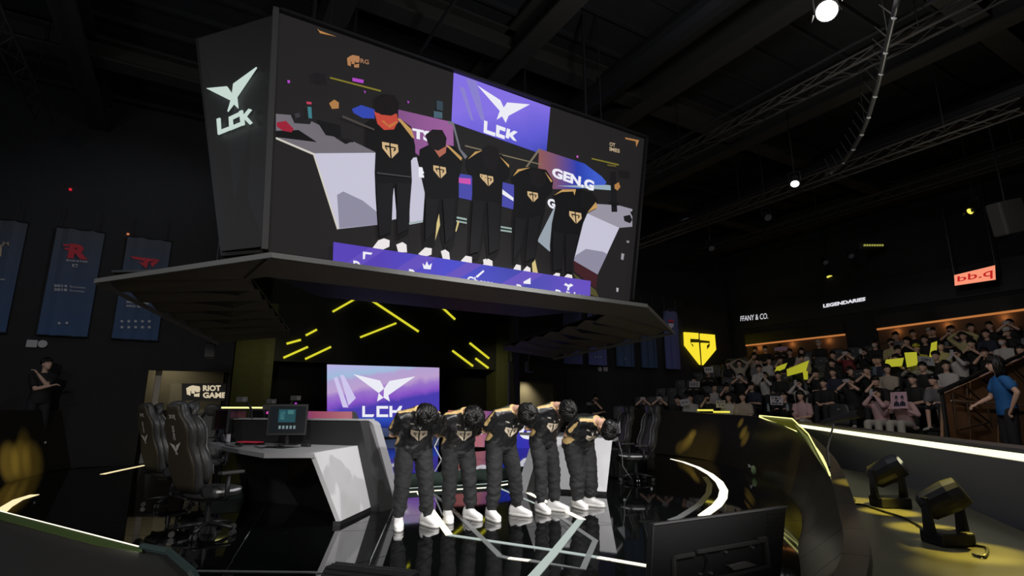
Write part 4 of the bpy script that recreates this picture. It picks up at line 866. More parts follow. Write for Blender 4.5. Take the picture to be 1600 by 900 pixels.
# wedge speaker
wq = [oz(525, 876, .3), oz(655, 890, .3), oz(672, 905, .3)]
ws = thing('wedge_speaker', 'black wedge stage speaker with perforated grille at the front of the stage', 'speaker', oz(600, 905, .3)*V(1, 1, 0))
a, c = oz(526, 877, .3), oz(656, 891, .3); dn = norm(V(c[1]-a[1], -(c[0]-a[0]), 0)); dn = dn if dn@(V(*EYE)-a) > 0 else -dn
b = MB(); bt = [a*V(1, 1, 0)-dn*.05, c*V(1, 1, 0)-dn*.05, c*V(1, 1, 0)+dn*.4, a*V(1, 1, 0)+dn*.4]; tp_ = [a, c, c+dn*.12, a+dn*.12]
b.hexa([p+V(0, 0, .002) for p in bt], tp_); b.obj('cabinet', mat('speaker_black', (.02, .02, .02), .6), ws, bevel=.01)
b = MB()
for i in range(34): 
    for j in range(2): b.disc(a+(c-a)*((i+.7)/35)+dn*(.02+.04*j)+V(0, 0, .003), (0, 0, 1), .006, .004, 6)
g_ = b.obj('perforated_edge', mat('perf', (.09, .09, .09), .4), ws); g_['kind'] = 'stuff'
b = MB(); gq = [tp_[3], tp_[2], bt[2], bt[3]]; gn = norm(np.cross(gq[1]-gq[0], gq[3]-gq[0])); gn = gn if gn@(EYE-gq[0]) > 0 else -gn
for i in range(14):
    u = (i+.5)/14; b.box(bil((.5, u), gq)+gn*.004, (np.linalg.norm(c-a)*.94, .006, .006), X=norm(c-a), Y=np.cross(gn, norm(c-a)))
b.obj('grille', M_blackm, ws)
# small plush-like box of kit at the barrier foot
p = oz(1178, 742, .02); t = thing('floor_lamp_unit', 'small pale green lamp unit lying at the foot of the glossy barrier', 'lamp', p); b = MB(); b.ell(p+V(0, 0, .09), (.06, .05, .09), n=10, m=7); b.obj('head', mat('pale_green', (.3, .42, .2), .5), t, smooth=True)
b = MB(); b.tube([p+V(-.02, 0, .14), p+V(-.12, .02, .16)], .012, 6); b.tube([p+V(-.08, 0, .16), p+V(-.1, .03, .2)], .01, 6); b.obj('clip', M_wt, t)

# small clutter on the worktop beside the keyboard
for x, y, dx, nm, lab, cat, sz, c in ((409, 690, 0, 'phone', 'black phone lying flat by the foot of the lit monitor', 'phone', (.075, .15, .01), (.02, .02, .022)), (374, 696, 0, 'mouse', 'dark wireless mouse on the worktop before the red keyboard', 'mouse', (.06, .1, .035), (.02, .02, .02)),
        (478, 698, 0, 'power_adapter', 'black power adapter brick on the worktop near the hood', 'adapter', (.06, .12, .035), (.02, .02, .02)), (425, 690, 0, 'audio_box', 'small dark audio mixer box beside the lit monitor foot', 'audio box', (.14, .1, .05), (.05, .05, .055)),
        (356, 692, 0, 'drink_can', 'small pale can standing on the worktop near the edge-on monitors', 'can', (.06, .06, .12), (.3, .3, .32))):
    p = oz(x, y, ZD); b = MB()
    if nm == 'drink_can': b.tube([p, p+V(0, 0, .005), p+V(0, 0, .115), p+V(0, 0, .12)], [.025, .03, .03, .026], 14)
    else: b.box(p+V(0, 0, sz[2]/2), sz, X=(.8, .6, 0), Y=(-.6, .8, 0))
    tag(b.obj(nm, mat('m_'+nm, c, .4), bevel=.006), lab, cat)
for pts, lab in (([(362, 689), (380, 686), (392, 684), (410, 688), (428, 689)], 'long black cable along the hood side of the worktop'), ([(398, 697), (410, 700), (420, 697), (433, 699)], 'thin keyboard cable crossing to the mouse mat'), ([(352, 695), (366, 698), (378, 697)], 'short looped cable beside the dark wireless mouse')):
    b = MB(); b.tube(smooth_pts([oz(x, y, ZD+.01) for x, y in pts], 3), .006, 5); tag(b.obj('cable', M_black, smooth=True), lab, 'cable')
# ================================================================== BANNERS, SIGNS, FIXTURES
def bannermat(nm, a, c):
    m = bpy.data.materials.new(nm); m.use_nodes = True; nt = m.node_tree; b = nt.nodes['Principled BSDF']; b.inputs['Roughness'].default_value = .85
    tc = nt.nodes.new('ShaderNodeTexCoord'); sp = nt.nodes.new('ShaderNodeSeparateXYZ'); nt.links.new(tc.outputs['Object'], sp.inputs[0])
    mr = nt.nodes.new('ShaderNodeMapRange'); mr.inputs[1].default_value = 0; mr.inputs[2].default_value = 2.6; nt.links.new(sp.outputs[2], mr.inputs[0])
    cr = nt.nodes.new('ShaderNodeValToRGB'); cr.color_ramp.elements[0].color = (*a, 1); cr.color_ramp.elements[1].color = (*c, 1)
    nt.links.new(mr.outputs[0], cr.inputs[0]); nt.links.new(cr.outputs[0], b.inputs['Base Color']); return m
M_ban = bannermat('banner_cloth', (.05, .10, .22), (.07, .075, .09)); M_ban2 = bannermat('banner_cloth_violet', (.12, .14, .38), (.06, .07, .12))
M_pw = mat('print_white', (.55, .55, .58), .7); M_pr = mat('print_red', (.55, .03, .05), .7); M_ptan = mat('print_tan', (.5, .4, .28), .7)
STAR = [(.5+.5*(1 if i % 2 == 0 else .42)*math.sin(math.pi*i/5), .5-.5*(1 if i % 2 == 0 else .42)*math.cos(math.pi*i/5)) for i in range(10)]
YBN = YW-.1
def banner(x0, x1, z0, z1, label, m, group):
    t = thing('banner', label, 'banner', (x0, YBN, z0), 0, group); n = 8; b = MB()
    F = [(x0+(x1-x0)*i/n, YBN+.025*math.sin(i*1.9)) for i in range(n+1)]
    for i in range(n): b.slab([(F[i][0], F[i][1], z0), (F[i+1][0], F[i+1][1], z0), (F[i+1][0], F[i+1][1], z1), (F[i][0], F[i][1], z1)], (0, .012, 0))
    b.obj('cloth', m, t)
    for z in (z0, z1): b = MB(); b.tube([(x0-.02, YBN, z), (x1+.02, YBN, z)], .018, 6); b.obj('rod', M_blackm, t)
    b = MB(); b.box(((x0+x1)/2, (YBN+YW)/2, z1), (.06, YW-YBN, .05)); b.obj('wall_bracket', M_blackm, t)
    for x in (x0+.1, x1-.1): b = MB(); b.tube([(x, YBN, z1), (x, YBN, z1+.5)], .005, 4); b.obj('hanging_wire', M_blackm, t)
    return t
def bprint(t, polys, q, m, nm='print'):
    b = MB(); flat(b, polys, [oy(x, y, YBN-.035) for x, y in q]); b.obj(nm, m, t)
def btext(t, s, q, m, bold=.02, shear=0): b = MB(); flat_text(b, s, [oy(x, y, YBN-.035) for x, y in q], bold=bold, shear=shear); b.obj('lettering', m, t)
zb_, zt_ = oy(95, 525, YBN)[2], oy(120, 358, YBN)[2]
G_b = 'team banners on the rear wall'
gx = lambda x, y: oy(x, y, YBN)[0]
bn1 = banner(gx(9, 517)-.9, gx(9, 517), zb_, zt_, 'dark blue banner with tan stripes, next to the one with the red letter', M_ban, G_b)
bprint(bn1, [[(0,.35),(.35,0),(.7,.35),(.7,1),(0,1)]], [(-20, 372), (14, 378), (12, 402), (-22, 398)], M_ptan)
b = MB()
for i in range(4): flat(b, [[(0,0),(1,0),(1,.5),(0,.5)]], [oy(*p, YBN-.035) for p in ((0+i*1.5, 386-i*3), (14, 377-i*0+i*2), (14, 379+i*2), (0+i*1.5, 388-i*3))])
b.obj('print', M_ptan, bn1)
btext(bn1, '2021 Summer', [(-30, 432), (9, 435), (8, 438), (-31, 435)], M_pw)
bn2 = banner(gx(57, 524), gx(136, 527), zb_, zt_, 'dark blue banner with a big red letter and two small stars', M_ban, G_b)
btext(bn2, 'R', [(106, 380), (136, 383), (137, 406), (105, 403)], M_pr, .06, .1)
bprint(bn2, [[(0,0),(1,0),(1,.3),(0,.3)], [(.2,.5),(1,.5),(1,.8),(.2,.8)]], [(99, 381), (108, 382), (108, 393), (99, 392)], M_pr)
btext(bn2, 'ROLSTER', [(104, 405), (138, 408), (138, 410.5), (104, 408)], M_pw); btext(bn2, 'KT', [(113, 412), (122, 413), (122, 418), (113, 417)], M_pw)
btext(bn2, '2014', [(84, 444), (105, 445), (105, 449), (84, 448)], M_pw, .03); btext(bn2, '2018', [(84, 450), (105, 451), (105, 455), (84, 454)], M_pw, .03)
btext(bn2, 'Summer', [(109, 446), (134, 448), (134, 451), (109, 449)], M_pw, 0); btext(bn2, 'Summer', [(109, 452), (133, 454), (133, 457), (109, 455)], M_pw, 0)
for x, y in ((89, 502), (101, 501.5)): bprint(bn2, [STAR], [(x, y), (x+7, y+.3), (x+7, y+6), (x, y+5.7)], M_pw, 'star')
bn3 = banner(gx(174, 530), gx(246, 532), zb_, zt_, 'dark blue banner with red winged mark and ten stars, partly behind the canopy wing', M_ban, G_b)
bprint(bn3, [[(0,.1),(.95,.2),(.62,.45),(.55,1),(.25,.5),(.42,.55),(.45,.4),(.1,.3)], [(.66,.55),(.9,.2),(1,.22),(.76,.85)]], [(204, 398), (250, 402), (249, 421), (204, 418)], M_pr)
for i, s_ in enumerate(('2020 Spring', '2022 Spring')): btext(bn3, s_, [(197, 470+i*6), (232, 472+i*6), (232, 476+i*6), (197, 474+i*6)], M_pw, .03)
for r in range(2):
    for i in range(5): x, y = 187+i*10.7, 499+r*9.2; bprint(bn3, [STAR], [(x, y), (x+7, y+.2), (x+7, y+6), (x, y+5.8)], M_pw, 'star')
for i, (a, c) in enumerate(((881, 911), (920, 949), (964, 992), (1003, 1028), (1041, 1064))):
    lab = ('violet blue banner just below the canopy tip, mostly hidden', 'bright blue banner with a small row of white marks under the canopy wing', 'dim blue banner with one small star under the canopy wing', 'plain dim blue banner between the starred one and the crowned one', 'bright violet blue banner with a red crown crest beside the big yellow emblem')[i]
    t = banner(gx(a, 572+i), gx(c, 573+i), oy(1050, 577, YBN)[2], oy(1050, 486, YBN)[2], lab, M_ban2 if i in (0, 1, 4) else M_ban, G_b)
    if i == 4:
        bprint(t, [[(0,.3),(.2,.1),(.35,.3),(.5,0),(.65,.3),(.8,.1),(1,.3),(.9,.6),(.1,.6)]], [(1044, 498), (1053, 499), (1053, 507), (1044, 506)], M_pr)
        bprint(t, [[(0,0),(1,0),(.9,.6),(.5,1),(.1,.6)]], [(1044, 505), (1053, 505.5), (1053, 514), (1044, 513.5)], M_pw)
    if i == 1:
        for k in range(3): bprint(t, [STAR], [(929+k*4.4, 556), (932+k*4.4, 556), (932+k*4.4, 559.5), (929+k*4.4, 559.5)], M_pw, 'star')
    if i == 2: bprint(t, [STAR], [(975.5, 559), (978.5, 559), (978.5, 562), (975.5, 562)], M_pw, 'star')
lamp('SPOT', (1.5, 10.5, 8.3), (-1.6, 16, 4.0), 260, (.85, .9, 1), .1, 70, .8, 'banner_fill_light')  # downlights added to brighten the banners, no fixtures modelled
lamp('SPOT', (17.3, 14.6, 7.5), (17.1, 16, 3.6), 60, (.75, .75, 1), .05, 30, .5, 'banner_fill_light')
lamp('SPOT', (12.6, 14.6, 7.0), (12.7, 16, 3.3), 40, (.75, .8, 1), .05, 28, .5, 'banner_fill_light')
lamp('SPOT', (14.5, 12.5, 8), (14.2, 16, 3.4), 40, (.8, .85, 1), .1, 60, .7, 'banner_fill_light')
# yellow team emblem on the wall
t = thing('wall_emblem', 'big glowing yellow shield emblem of two letters on the rear wall', 'sign', oy(1095, 572, YW))
for g in (GGL, GGR):
    b = MB()
    for tr_ in tri(g): b.slab([oy(980+g[i][0]/4.09, 460+g[i][1]/4.09, YW-.12) for i in tr_], (0, .08, 0))
    b.obj('letter', px(250, 226, 50), t)
# writing along the stand wall
XS = XW-.06
b = MB(); b.slab([(XS, 15.9, 4.75), (XS, 0, 4.75), (XS, 0, 5.75), (XS, 15.9, 5.75)], (.04, 0, 0)); o = b.obj('ribbon_board', mat('ribbon', (.02, .022, .026), .5)); tag(o, 'long dark ribbon board above the stands carrying lit advertising words', 'board')
def wsign(s, q, m, label, bold=.03, shear=0):
    b = MB(); flat_text(b, s, [ox(x, y, XS-.02) for x, y in q], bold=bold, shear=shear); return tag(b.obj('lit_lettering', m), label, 'sign')
wsign('FFANY & CO.', [(1157, 494), (1200, 489), (1200, 498), (1157, 502)], px(220, 220, 225), 'white lit serif name on the ribbon board close to the wall corner', .0)
wsign('LEGENDARIES', [(1286, 475.5), (1352.5, 464), (1352, 470), (1286.4, 481)], px(225, 225, 232), 'white lit heavy capitals on the ribbon board, midway along the stands', .05)
t = thing('lit_sign', 'orange red lit restaurant sign box hanging over the upper stands', 'sign', ox(1523, 440, 20))
XQ = 20.; b = MB(); q = [ox(*p, XQ) for p in ((1491, 430), (1555, 414.5), (1556, 437), (1492, 446.5))]; b.slab(q, (.12, 0, 0)); b.obj('casing', M_black, t)
b = MB(); b.add([p+V(-.01, 0, 0) for p in q], [(0, 1, 2, 3)]); b.obj('lit_face', px(250, 150, 118), t)
b = MB(); flat_text(b, 'bb.q', [ox(*p, XQ-.02) for p in ((1496, 432), (1551, 418), (1551, 435), (1496, 443))], bold=.01); b.obj('lettering', px(190, 30, 30), t)
for k in (0, 1): b = MB(); b.tube([q[k], q[k]*V(1, 1, 0)+V(0, 0, ZC)], .02, 5); b.obj('hanger_rod', M_blackm, t)
# orange lit soffit over the top row
M_sof = emat('soffit_glow', (.62, .22, .06), .75); M_sofw = mat('soffit_wall', (.10, .06, .035), .8)  # the soffit wall colour includes the orange light falling on it
for k, (p, q) in enumerate((((1165, 541), (1320, 524)), ((1370, 516), (1610, 484)))):
    a, c = ox(*p, 20.7), ox(*q, 20.7); t = thing('soffit', 'orange glowing light cove above the top row, '+('the shorter one by the wall corner' if k == 0 else 'the longer one past the gap'), 'light cove', a)
    b = MB(); b.slab([a, c, c+V(0, 0, .06), a+V(0, 0, .06)], (.04, 0, 0)); b.obj('light_strip', M_sof, t)
    b = MB(); b.slab([a+V(.06, 0, -.9), c+V(.06, 0, -.9), c+V(.06, 0, .0), a+V(.06, 0, .0)], (.05, 0, 0)); b.obj('back_panel', M_sofw, t)
    b = MB(); b.slab([a+V(-.02, 0, .07), c+V(-.02, 0, .07), c+V(-.02, 0, .5), a+V(-.02, 0, .5)], (.1, 0, 0)); b.obj('fascia', M_black, t)
    b = MB()
    m_ = (a+c)/2; 
    for f in (.15, .5, .85): P = a+(c-a)*f; lamp('POINT', P+V(-.05, 0, -.12), (0, 0, 0), 1.6, (1, .45, .15), .05, name='cove_light')
    b.tube([a+V(-.15, 0, -.45), c+V(-.15, 0, -.45)], .015, 5); b.obj('grab_rail', mat('rail_brass', (.25, .16, .08), .4, .6), t)
# small fixtures on the rear wall
for p, w_, lab, nm, cat in (((50, 537), .17, 'small square white signal box on the rear wall under the banner with the red letter', 'signal_box', 'signal box'), ((946, 577), .16, 'small square white signal box under the bright blue banner', 'signal_box', 'signal box')):
    c = oy(*p, YW-.03); b = MB(); b.box(c, (w_*1.15, .06, w_*1.0)); tag(b.obj(nm, mat('signal_white', (.4, .4, .42), .5), bevel=.01), lab, cat)
for p, lab in (((67, 537.5), 'round white alarm bell beside the square box under the red lettered banner'), ((937, 577), 'round white alarm bell beside the square box under the bright blue banner')):
    c = oy(*p, YW-.03); b = MB(); b.disc(c, (0, 1, 0), .085, .07, 18); tag(b.obj('alarm_bell', mat('signal_white', (.4, .4, .42), .5)), lab, 'alarm bell')
for p, y_, lab in (((328, 548), 12.6, 'small black speaker fixed under the pleated wing near the lobby doorway'), ((828, 573), 12.4, 'small black speaker hanging above the corridor doorway')):
    c = oy(*p, y_); t = thing('hanging_speaker', lab, 'speaker', c); b = MB(); b.box(c, (.2, .2, .3)); b.obj('cabinet', M_black, t, bevel=.02); b = MB(); b.disc(c+V(0, -.105, 0), (0, 1, 0), .07, .01, 16); b.obj('cone', M_blackm, t)
    b = MB(); b.tube([c+V(0, .05, .15), c+V(0, .05, .6)], .015, 6); b.obj('bracket', M_blackm, t)
# ---------------------------------------------------------------- ceiling fixtures
def spot_fix(px_, py_, z, s, col, es, label, tgt=None, power=0, dirn=None, lens=1.):
    p = oz(px_, py_, z); t = thing('ceiling_spotlight', label, 'spotlight', p, 0, 'spotlights under the ceiling')
    d = norm(dirn if dirn is not None else (EYE+V(2, 2, 0)-p)); 
    b = MB(); b.tube([p-d*.32*s, p-d*.28*s, p-d*.05*s, p], [.06*s, .1*s, .12*s, .13*s], 16); b.obj('housing', M_blackm, t)
    b = MB(); b.disc(p+d*.01, d, .11*s*lens, .008, 22); b.obj('lens', emat('lens_%s' % label[:14].replace(' ', '_'), col, es), t)
    b = MB(); u = norm(np.cross(d, (0, 0, 1))); b.tube([p-d*.15*s+u*.15*s, p-d*.15*s+u*.15*s+V(0, 0, .25*s), p-d*.15*s-u*.15*s+V(0, 0, .25*s), p-d*.15*s-u*.15*s], .012*s, 6); b.tube([p-d*.15*s+V(0, 0, .25*s), (p-d*.15*s)*V(1, 1, 0)+V(0, 0, ZC-.7)], .015, 6); b.obj('yoke', M_blackm, t)
    for k, sx in enumerate((-1, 1)): b = MB(); w2 = u*sx; b.slab([p+w2*.13*s, p+w2*.13*s+d*.1*s+V(0,0,.05*s), p+w2*.16*s+d*.1*s-V(0,0,.05*s)], w2*.004); b.obj('barn_door', M_blackm, t)
    return p, t
spot_fix(1292, 17, 6.6, 1.15, (1, .93, .85), 9, 'brilliant white round spotlight high above the stands', lens=1.05)
spot_fix(1242, 287, 6.4, .8, (1, 1, .95), 5, 'bright white spotlight half turned away, below the brilliant one', dirn=V(-.55, -.25, -1), lens=1.)
Yc = (.95, .85, .12)
spot_fix(1516, 330, 6.2, 1.0, Yc, 1.2, 'yellow lit tubular spotlight near the lit restaurant sign', dirn=V(-.7, .5, -.5), lens=.7)
spot_fix(1296, 432, 6.3, .9, Yc, .9, 'dim yellow spotlight with round face, first of the low ones over the stands', dirn=V(-.2, -.2, -1))
spot_fix(1403, 431, 5.9, .7, Yc, .9, 'flat yellow downlight between the ribbon words and the ceiling', dirn=V(-.1, -.1, -1))
spot_fix(1223, 471, 6.2, .6, Yc, .9, 'smallest yellow downlight above the ribbon board', dirn=V(-.1, -.1, -1))
for x, y, lab in ((1112, 388, 'unlit round spotlight under the ceiling beside the big screen'), (1200, 340, 'unlit spotlight hanging below the curved track'), (1330, 400, 'unlit tubular spotlight next to the louvred lamp'), (1290, 410, 'unlit spotlight with short yoke over the first yellow one'), (985, 470, 'unlit spotlight behind the canopy corner')):
    spot_fix(x, y, 6.3, .8, (.03, .03, .035), .3, lab, dirn=V(-.4, -.6, -.7))
b = MB(); P = [oz(1345, 381, 6.2), oz(1384, 378, 6.2), oz(1384, 386, 6.2), oz(1346, 390, 6.2)]; b.slab([oy(1345, 379, 9), oy(1384, 376, 9), oy(1384, 386, 9), oy(1346, 389, 9)], (0, .05, 0)); lv = tag(b.obj('louvred_lamp', mat('louvre_body', (.07, .07, .07), .5)), 'long louvred lamp bar hanging among the unlit spotlights', 'lamp')
b = MB()
for i in range(8): x_ = 1350+i*4; b.slab([oy(x_, 381.8, 8.98), oy(x_+2.6, 381.6, 8.98), oy(x_+2.6, 384.4, 8.98), oy(x_, 384.6, 8.98)], (0, .01, 0))
lvc = b.obj('lamp_cells', px(150, 150, 70), lv)
b = MB(); b.tube([oy(1365, 378, 9.0), oy(1365, 378, 9.0)*V(1, 1, 0)+V(0, 0, ZC)], .02, 6); b.obj('hanger_rods', M_blackm, lv)
# corner speaker line at the frame's edge
t = thing('hanging_loudspeaker', 'pale grey curved loudspeaker hanging at the picture edge under the ceiling', 'speaker', oz(1585, 345, 5.6)); c = oz(1575, 340, 5.4)
b = MB(); b.box(c, (.55, .35, .75), X=(.8, -.5, .2), Y=(.4, .8, .1)); b.obj('cabinet', mat('ls_grey', (.06, .06, .055), .6), t, bevel=.04); b = MB(); b.tube([c+V(.3, 0, .3), c+V(.9, .2, .4)], .16, 14); b.obj('horn', mat('ls_grey2', (.12, .12, .12), .5), t); b = MB(); b.tube([c+V(0, 0, .3), c*V(1, 1, 0)+V(0, 0, ZC-.5)], .02, 6); b.obj('hanger_rods', M_blackm, t)
# curved track with hanging rods
trk = [(1405, -10), (1388, 60), (1380, 95), (1372, 130), (1362, 165), (1352, 195), (1340, 220), (1326, 242), (1310, 262), (1290, 272)]
zt2 = 6.9; P = [oz(x, y, zt2) for x, y in trk]
t = thing('curved_track', 'curved metal curtain track with short rods and bright clips under the ceiling', 'track', P[0])
b = MB(); b.tube(smooth_pts(P, 3), .045, 8); b.obj('rail', mat('track_metal', (.12, .12, .12), .4, .5), t, smooth=True)
for i, p in enumerate(smooth_pts(P, 2)[1:-1]):
    b = MB(); b.tube([p, p+V(.35, .3, .55)], .01, 5); b.obj('rod', mat('track_metal', (.12, .12, .12), .4, .5), t)
    if i % 2 == 0: b = MB(); b.box(p+V(0, 0, -.03), (.06, .05, .05)); b.obj('clip', mat('clip_pale', (.6, .6, .6), .4), t)
for i in (1, 5): b = MB(); b.tube([P[i], P[i]*V(1, 1, 0)+V(0, 0, ZC-.4)], .012, 5); b.obj('hanger_rod', M_blackm, t)
# lighting trusses over the hall
def truss(a, c, label, yellow=False):
    a, c = np.asarray(a, float), np.asarray(c, float); t = thing('lighting_truss', label, 'truss', a); d = norm(c-a); n = norm(np.cross(d, (0, 0, 1))); L = np.linalg.norm(c-a)
    for o_ in (n*.15, -n*.15, V(0, 0, .26)): b = MB(); b.tube([a+o_, c+o_], .022, 6); b.obj('chord', M_beam, t)
    b = MB(); k = int(L/.45)
    for i in range(k): p = a+d*L*i/k; q = a+d*L*(i+1)/k; b.tube([p+n*.15*(1 if i % 2 else -1), q-n*.15*(1 if i % 2 else -1)], .01, 4); b.tube([p+n*.15, q+V(0, 0, .26)], .01, 4); b.tube([q-n*.15, p+V(0, 0, .26)], .01, 4)
    b.obj('lacing', M_beam, t); b = MB()
    for f in (.1, .5, .9): p = a+d*L*f; b.tube([p+V(0, 0, .2), p*V(1, 1, 0)+V(0, 0, ZC)], .012, 5)
    b.obj('hanger_rods', M_blackm, t)
truss((9.5, 2, 7.1), (9.5, 14.5, 7.1), 'dark lighting truss running away beside the hanging video cube')
truss((12.6, 3, 6.6), (12.6, 15, 6.6), 'dark lighting truss running away above the front of the stands')
truss((16.3, 3, 7.0), (16.3, 15, 7.0), 'dark lighting truss running away above the middle of the stands')
truss((-3.2, 3, 7.2), (-3.2, 14, 7.2), 'dark lighting truss running away above the banners with red marks')
b = MB(); 
for x, y, c in ((110, 296, (200, 30, 50)), (200, 366, (190, 110, 70))): 
    b = MB(); p = oy(x, y, YW-.02); b.box(p, (.05, .05, .05)); tag(b.obj('indicator_lamp', px(*c)), 'tiny %s indicator lamp high on the dark rear wall' % ('red' if c[0] == 200 else 'amber'), 'lamp')
# added yellow spots stand in for reflections on the barriers
Yl = (1, .72, .12)
def glow(tx, ty, z, src, pw, cone): lamp('SPOT', src, oz(tx, ty, z), pw, Yl, .03, cone, .8, 'yellow_wash')
# ================================================================== STANDS
rowx = lambda r: 13.5+1.08*r
rowz = lambda r: .46+.34*r
YR0, YR1 = 4.55, 15.95
for r in range(8):
    b = MB(); x0 = rowx(r)-.35; b.slab([(x0, YR0, 0), (x0+1.1 if r < 7 else XW, YR0, 0), (x0+1.1 if r < 7 else XW, YR1, 0), (x0, YR1, 0)], (0, 0, rowz(r)))
    S(b.obj('floor_tier', mat('tier', (.012, .012, .013), .7)))
b = MB(); b.slab([(9.9, -3, 0), (21, -3, 0), (21, YR0-.02, 0), (9.9, YR0-.02, 0)], (0, 0, .3)); S(b.obj('floor_aisle', mat('tier', (.012, .012, .013), .7)))
# stair side wall, brown lit, with braces and rail
YST = 4.3
M_brn = mat('brown_lit_panel', (.34, .19, .10), .5, noise_amt=.2, nscale=4); M_brz = mat('bronze_rail', (.12, .08, .05), .4, .5)  # the brown light on the side panels is put into their base colour
sr = thing('stair_railing', 'brown lit stair side with bronze handrail and triangular braces beside the blue vested crew member', 'railing', oy(1478, 672, YST)*V(1, 1, 0)+V(0, 0, .3))
O = lambda x, y, k=0: oy(x, y, YST-k)
for i, (x0, x1) in enumerate(((1474, 1515), (1517, 1558), (1560, 1604), (1606, 1660))):
    yt = lambda x: 612-(x-1474)*.45; b = MB(); b.slab([O(x0, yt(x0)+4), O(x1, yt(x1)+4), O(x1, 735), O(x0, 735)], (0, .04, 0)); b.obj('side_panel', M_brn, sr)
def rb(x0, y0, x1, y1, r, m=M_brz, nm='brace'): b = MB(); b.tube([O(x0, y0, .05), O(x1, y1, .05)], r, 6); b.obj(nm, m, sr)
rb(1468, 612, 1660, 525, .035, M_black, 'handrail'); rb(1471, 610, 1482, 690, .035, M_black, 'post')
M_pale = mat('pale_rail', (.5, .42, .34), .35, .5)
rb(1486, 626, 1604, 634, .014, M_pale, 'handrail')
for a in ((1488, 612, 1496, 672), (1510, 600, 1516, 668), (1507, 602, 1532, 626), (1488, 613, 1516, 625), (1511, 632, 1545, 659), (1511, 632, 1517, 664), (1498, 672, 1545, 660), (1543, 637, 1548, 656), (1535, 590, 1562, 612), (1580, 570, 1600, 590)): rb(*a, .016)
lamp('SPOT', oy(1545, 560, YST-1.2)+V(0, 0, .6), oy(1540, 655, YST), 16, (1, .72, .45), .05, 80, .8, 'stair_light')
# ================================================================== PEOPLE
X_, Y_, Z_ = V(1, 0, 0), V(0, 1, 0), V(0, 0, 1)
def ik(S, H, a, b, pole):
    S, H = np.asarray(S, float), np.asarray(H, float); d = H-S; L = np.linalg.norm(d); mx = (a+b)*.995
    if L > mx: H = S+d/L*mx; L = mx; d = H-S
    t = (a*a-b*b+L*L)/(2*L); h = math.sqrt(max(a*a-t*t, 1e-6)); u = d/L; p = np.asarray(pole, float); p = norm(p-u*(p@u)); return S+u*t+p*h, H
JOBS = []
def job(mb, voxel, key, out, smooth=3):
    me = mb.mesh('tmp', M_skin); o = bpy.data.objects.new('tmp', me); COL.objects.link(o)
    m = o.modifiers.new('r', 'REMESH'); m.mode = 'VOXEL'; m.voxel_size = voxel
    s = o.modifiers.new('s', 'SMOOTH'); s.iterations = smooth; s.factor = .6
    JOBS.append((o, key, out))
def run_jobs():
    bpy.context.view_layer.update(); dg = bpy.context.evaluated_depsgraph_get()
    for o, key, out in JOBS:
        me = bpy.data.meshes.new_from_object(o.evaluated_get(dg)); out[key] = me
    for o, key, out in JOBS:
        m = o.data; bpy.data.objects.remove(o); bpy.data.meshes.remove(m)
    JOBS.clear()
class Body:
    """posed figure in its own space: +y is where the chest faces, +x its right side"""
    def __init__(s, hip, phi0, phi1, head_phi, torso=.50, lean=0., sw=.185, head_yaw=0., neck_phi=None, hands=None, poles=None, knees=None, ankles=None, feet=None, arm=(.28, .25), girth=1., sleeve=.62, head_roll=0., droop=.01, hs=1.):
        s.hs = hs
        s.hip = np.asarray(hip, float); s.g = girth; s.sleeve = sleeve; s.spine = []; s.ax = []
        n = 8; p = s.hip.copy(); s.spine.append(p.copy())
        for i in range(n):
            f = phi0+(phi1-phi0)*(i+.5)/n; d = V(lean*math.cos(f), math.sin(f), math.cos(f)); d = norm(d); p = p+d*torso/n; s.spine.append(p.copy()); s.ax.append(d)
        s.ax.append(s.ax[-1])
        s.fr = [np.cross(a, X_)*-1 for a in s.ax]  # chest normal
        s.fr = [norm(np.cross(X_, a))*-1 for a in s.ax]
        s.neck = s.spine[-1]; nphi = neck_phi if neck_phi is not None else (phi1+head_phi)/2
        nd = norm(V(lean*.5, math.sin(nphi), math.cos(nphi))); s.nd = nd; s.hc0 = s.neck+nd*.075
        up = norm(V(head_roll, math.sin(head_phi), math.cos(head_phi))); fw = norm(V(0, math.cos(head_phi), -math.sin(head_phi)))
        sx = norm(np.cross(fw, up)); cy, sy = math.cos(head_yaw), math.sin(head_yaw); fw = norm(fw*cy+sx*sy); sx = norm(np.cross(fw, up)); fw = np.cross(up, sx)
        s.hu, s.hf, s.hx = up, fw, sx; s.hc = s.hc0+up*.115+fw*.02
        k = s.spine[-2]; s.sh = [k+X_*q*sw-s.ax[-1]*droop for q in (1, -1)]
        s.sw = sw; s.el = []; s.ha = []; s.arm = arm
        for i, q in enumerate((1, -1)):
            e, h = ik(s.sh[i], hands[i], arm[0], arm[1], poles[i]); s.el.append(e); s.ha.append(h)
        s.kn, s.an, s.ft = knees, ankles, feet
        s.hj = [s.hip+X_*q*.088*girth-V(0, 0, .02) for q in (1, -1)]
    def rings(s, grow=1., t0=-.09, collar=False):
        W_ = [(.165, .118), (.168, .120), (.160, .115), (.158, .112), (.165, .115), (.175, .118), (.183, .118), (.178, .108), (.145, .09), (.10, .075)]
        R = []; a0 = s.ax[0]
        R.append((s.spine[0]+a0*t0, X_, s.fr[0], W_[0][0]*s.g*grow*1.03, W_[0][1]*s.g*grow))
        for i in range(9): R.append((s.spine[i]-s.ax[i]*(.012 if i == 8 else 0), X_, s.fr[i], W_[i+1][0]*(s.g if i < 6 else 1)*grow*(s.sw/.185), W_[i+1][1]*(s.g if i < 6 else 1)*grow))
        R.append((s.neck+s.nd*.015, X_, s.fr[-1], .07*grow, .066*grow))
        return R
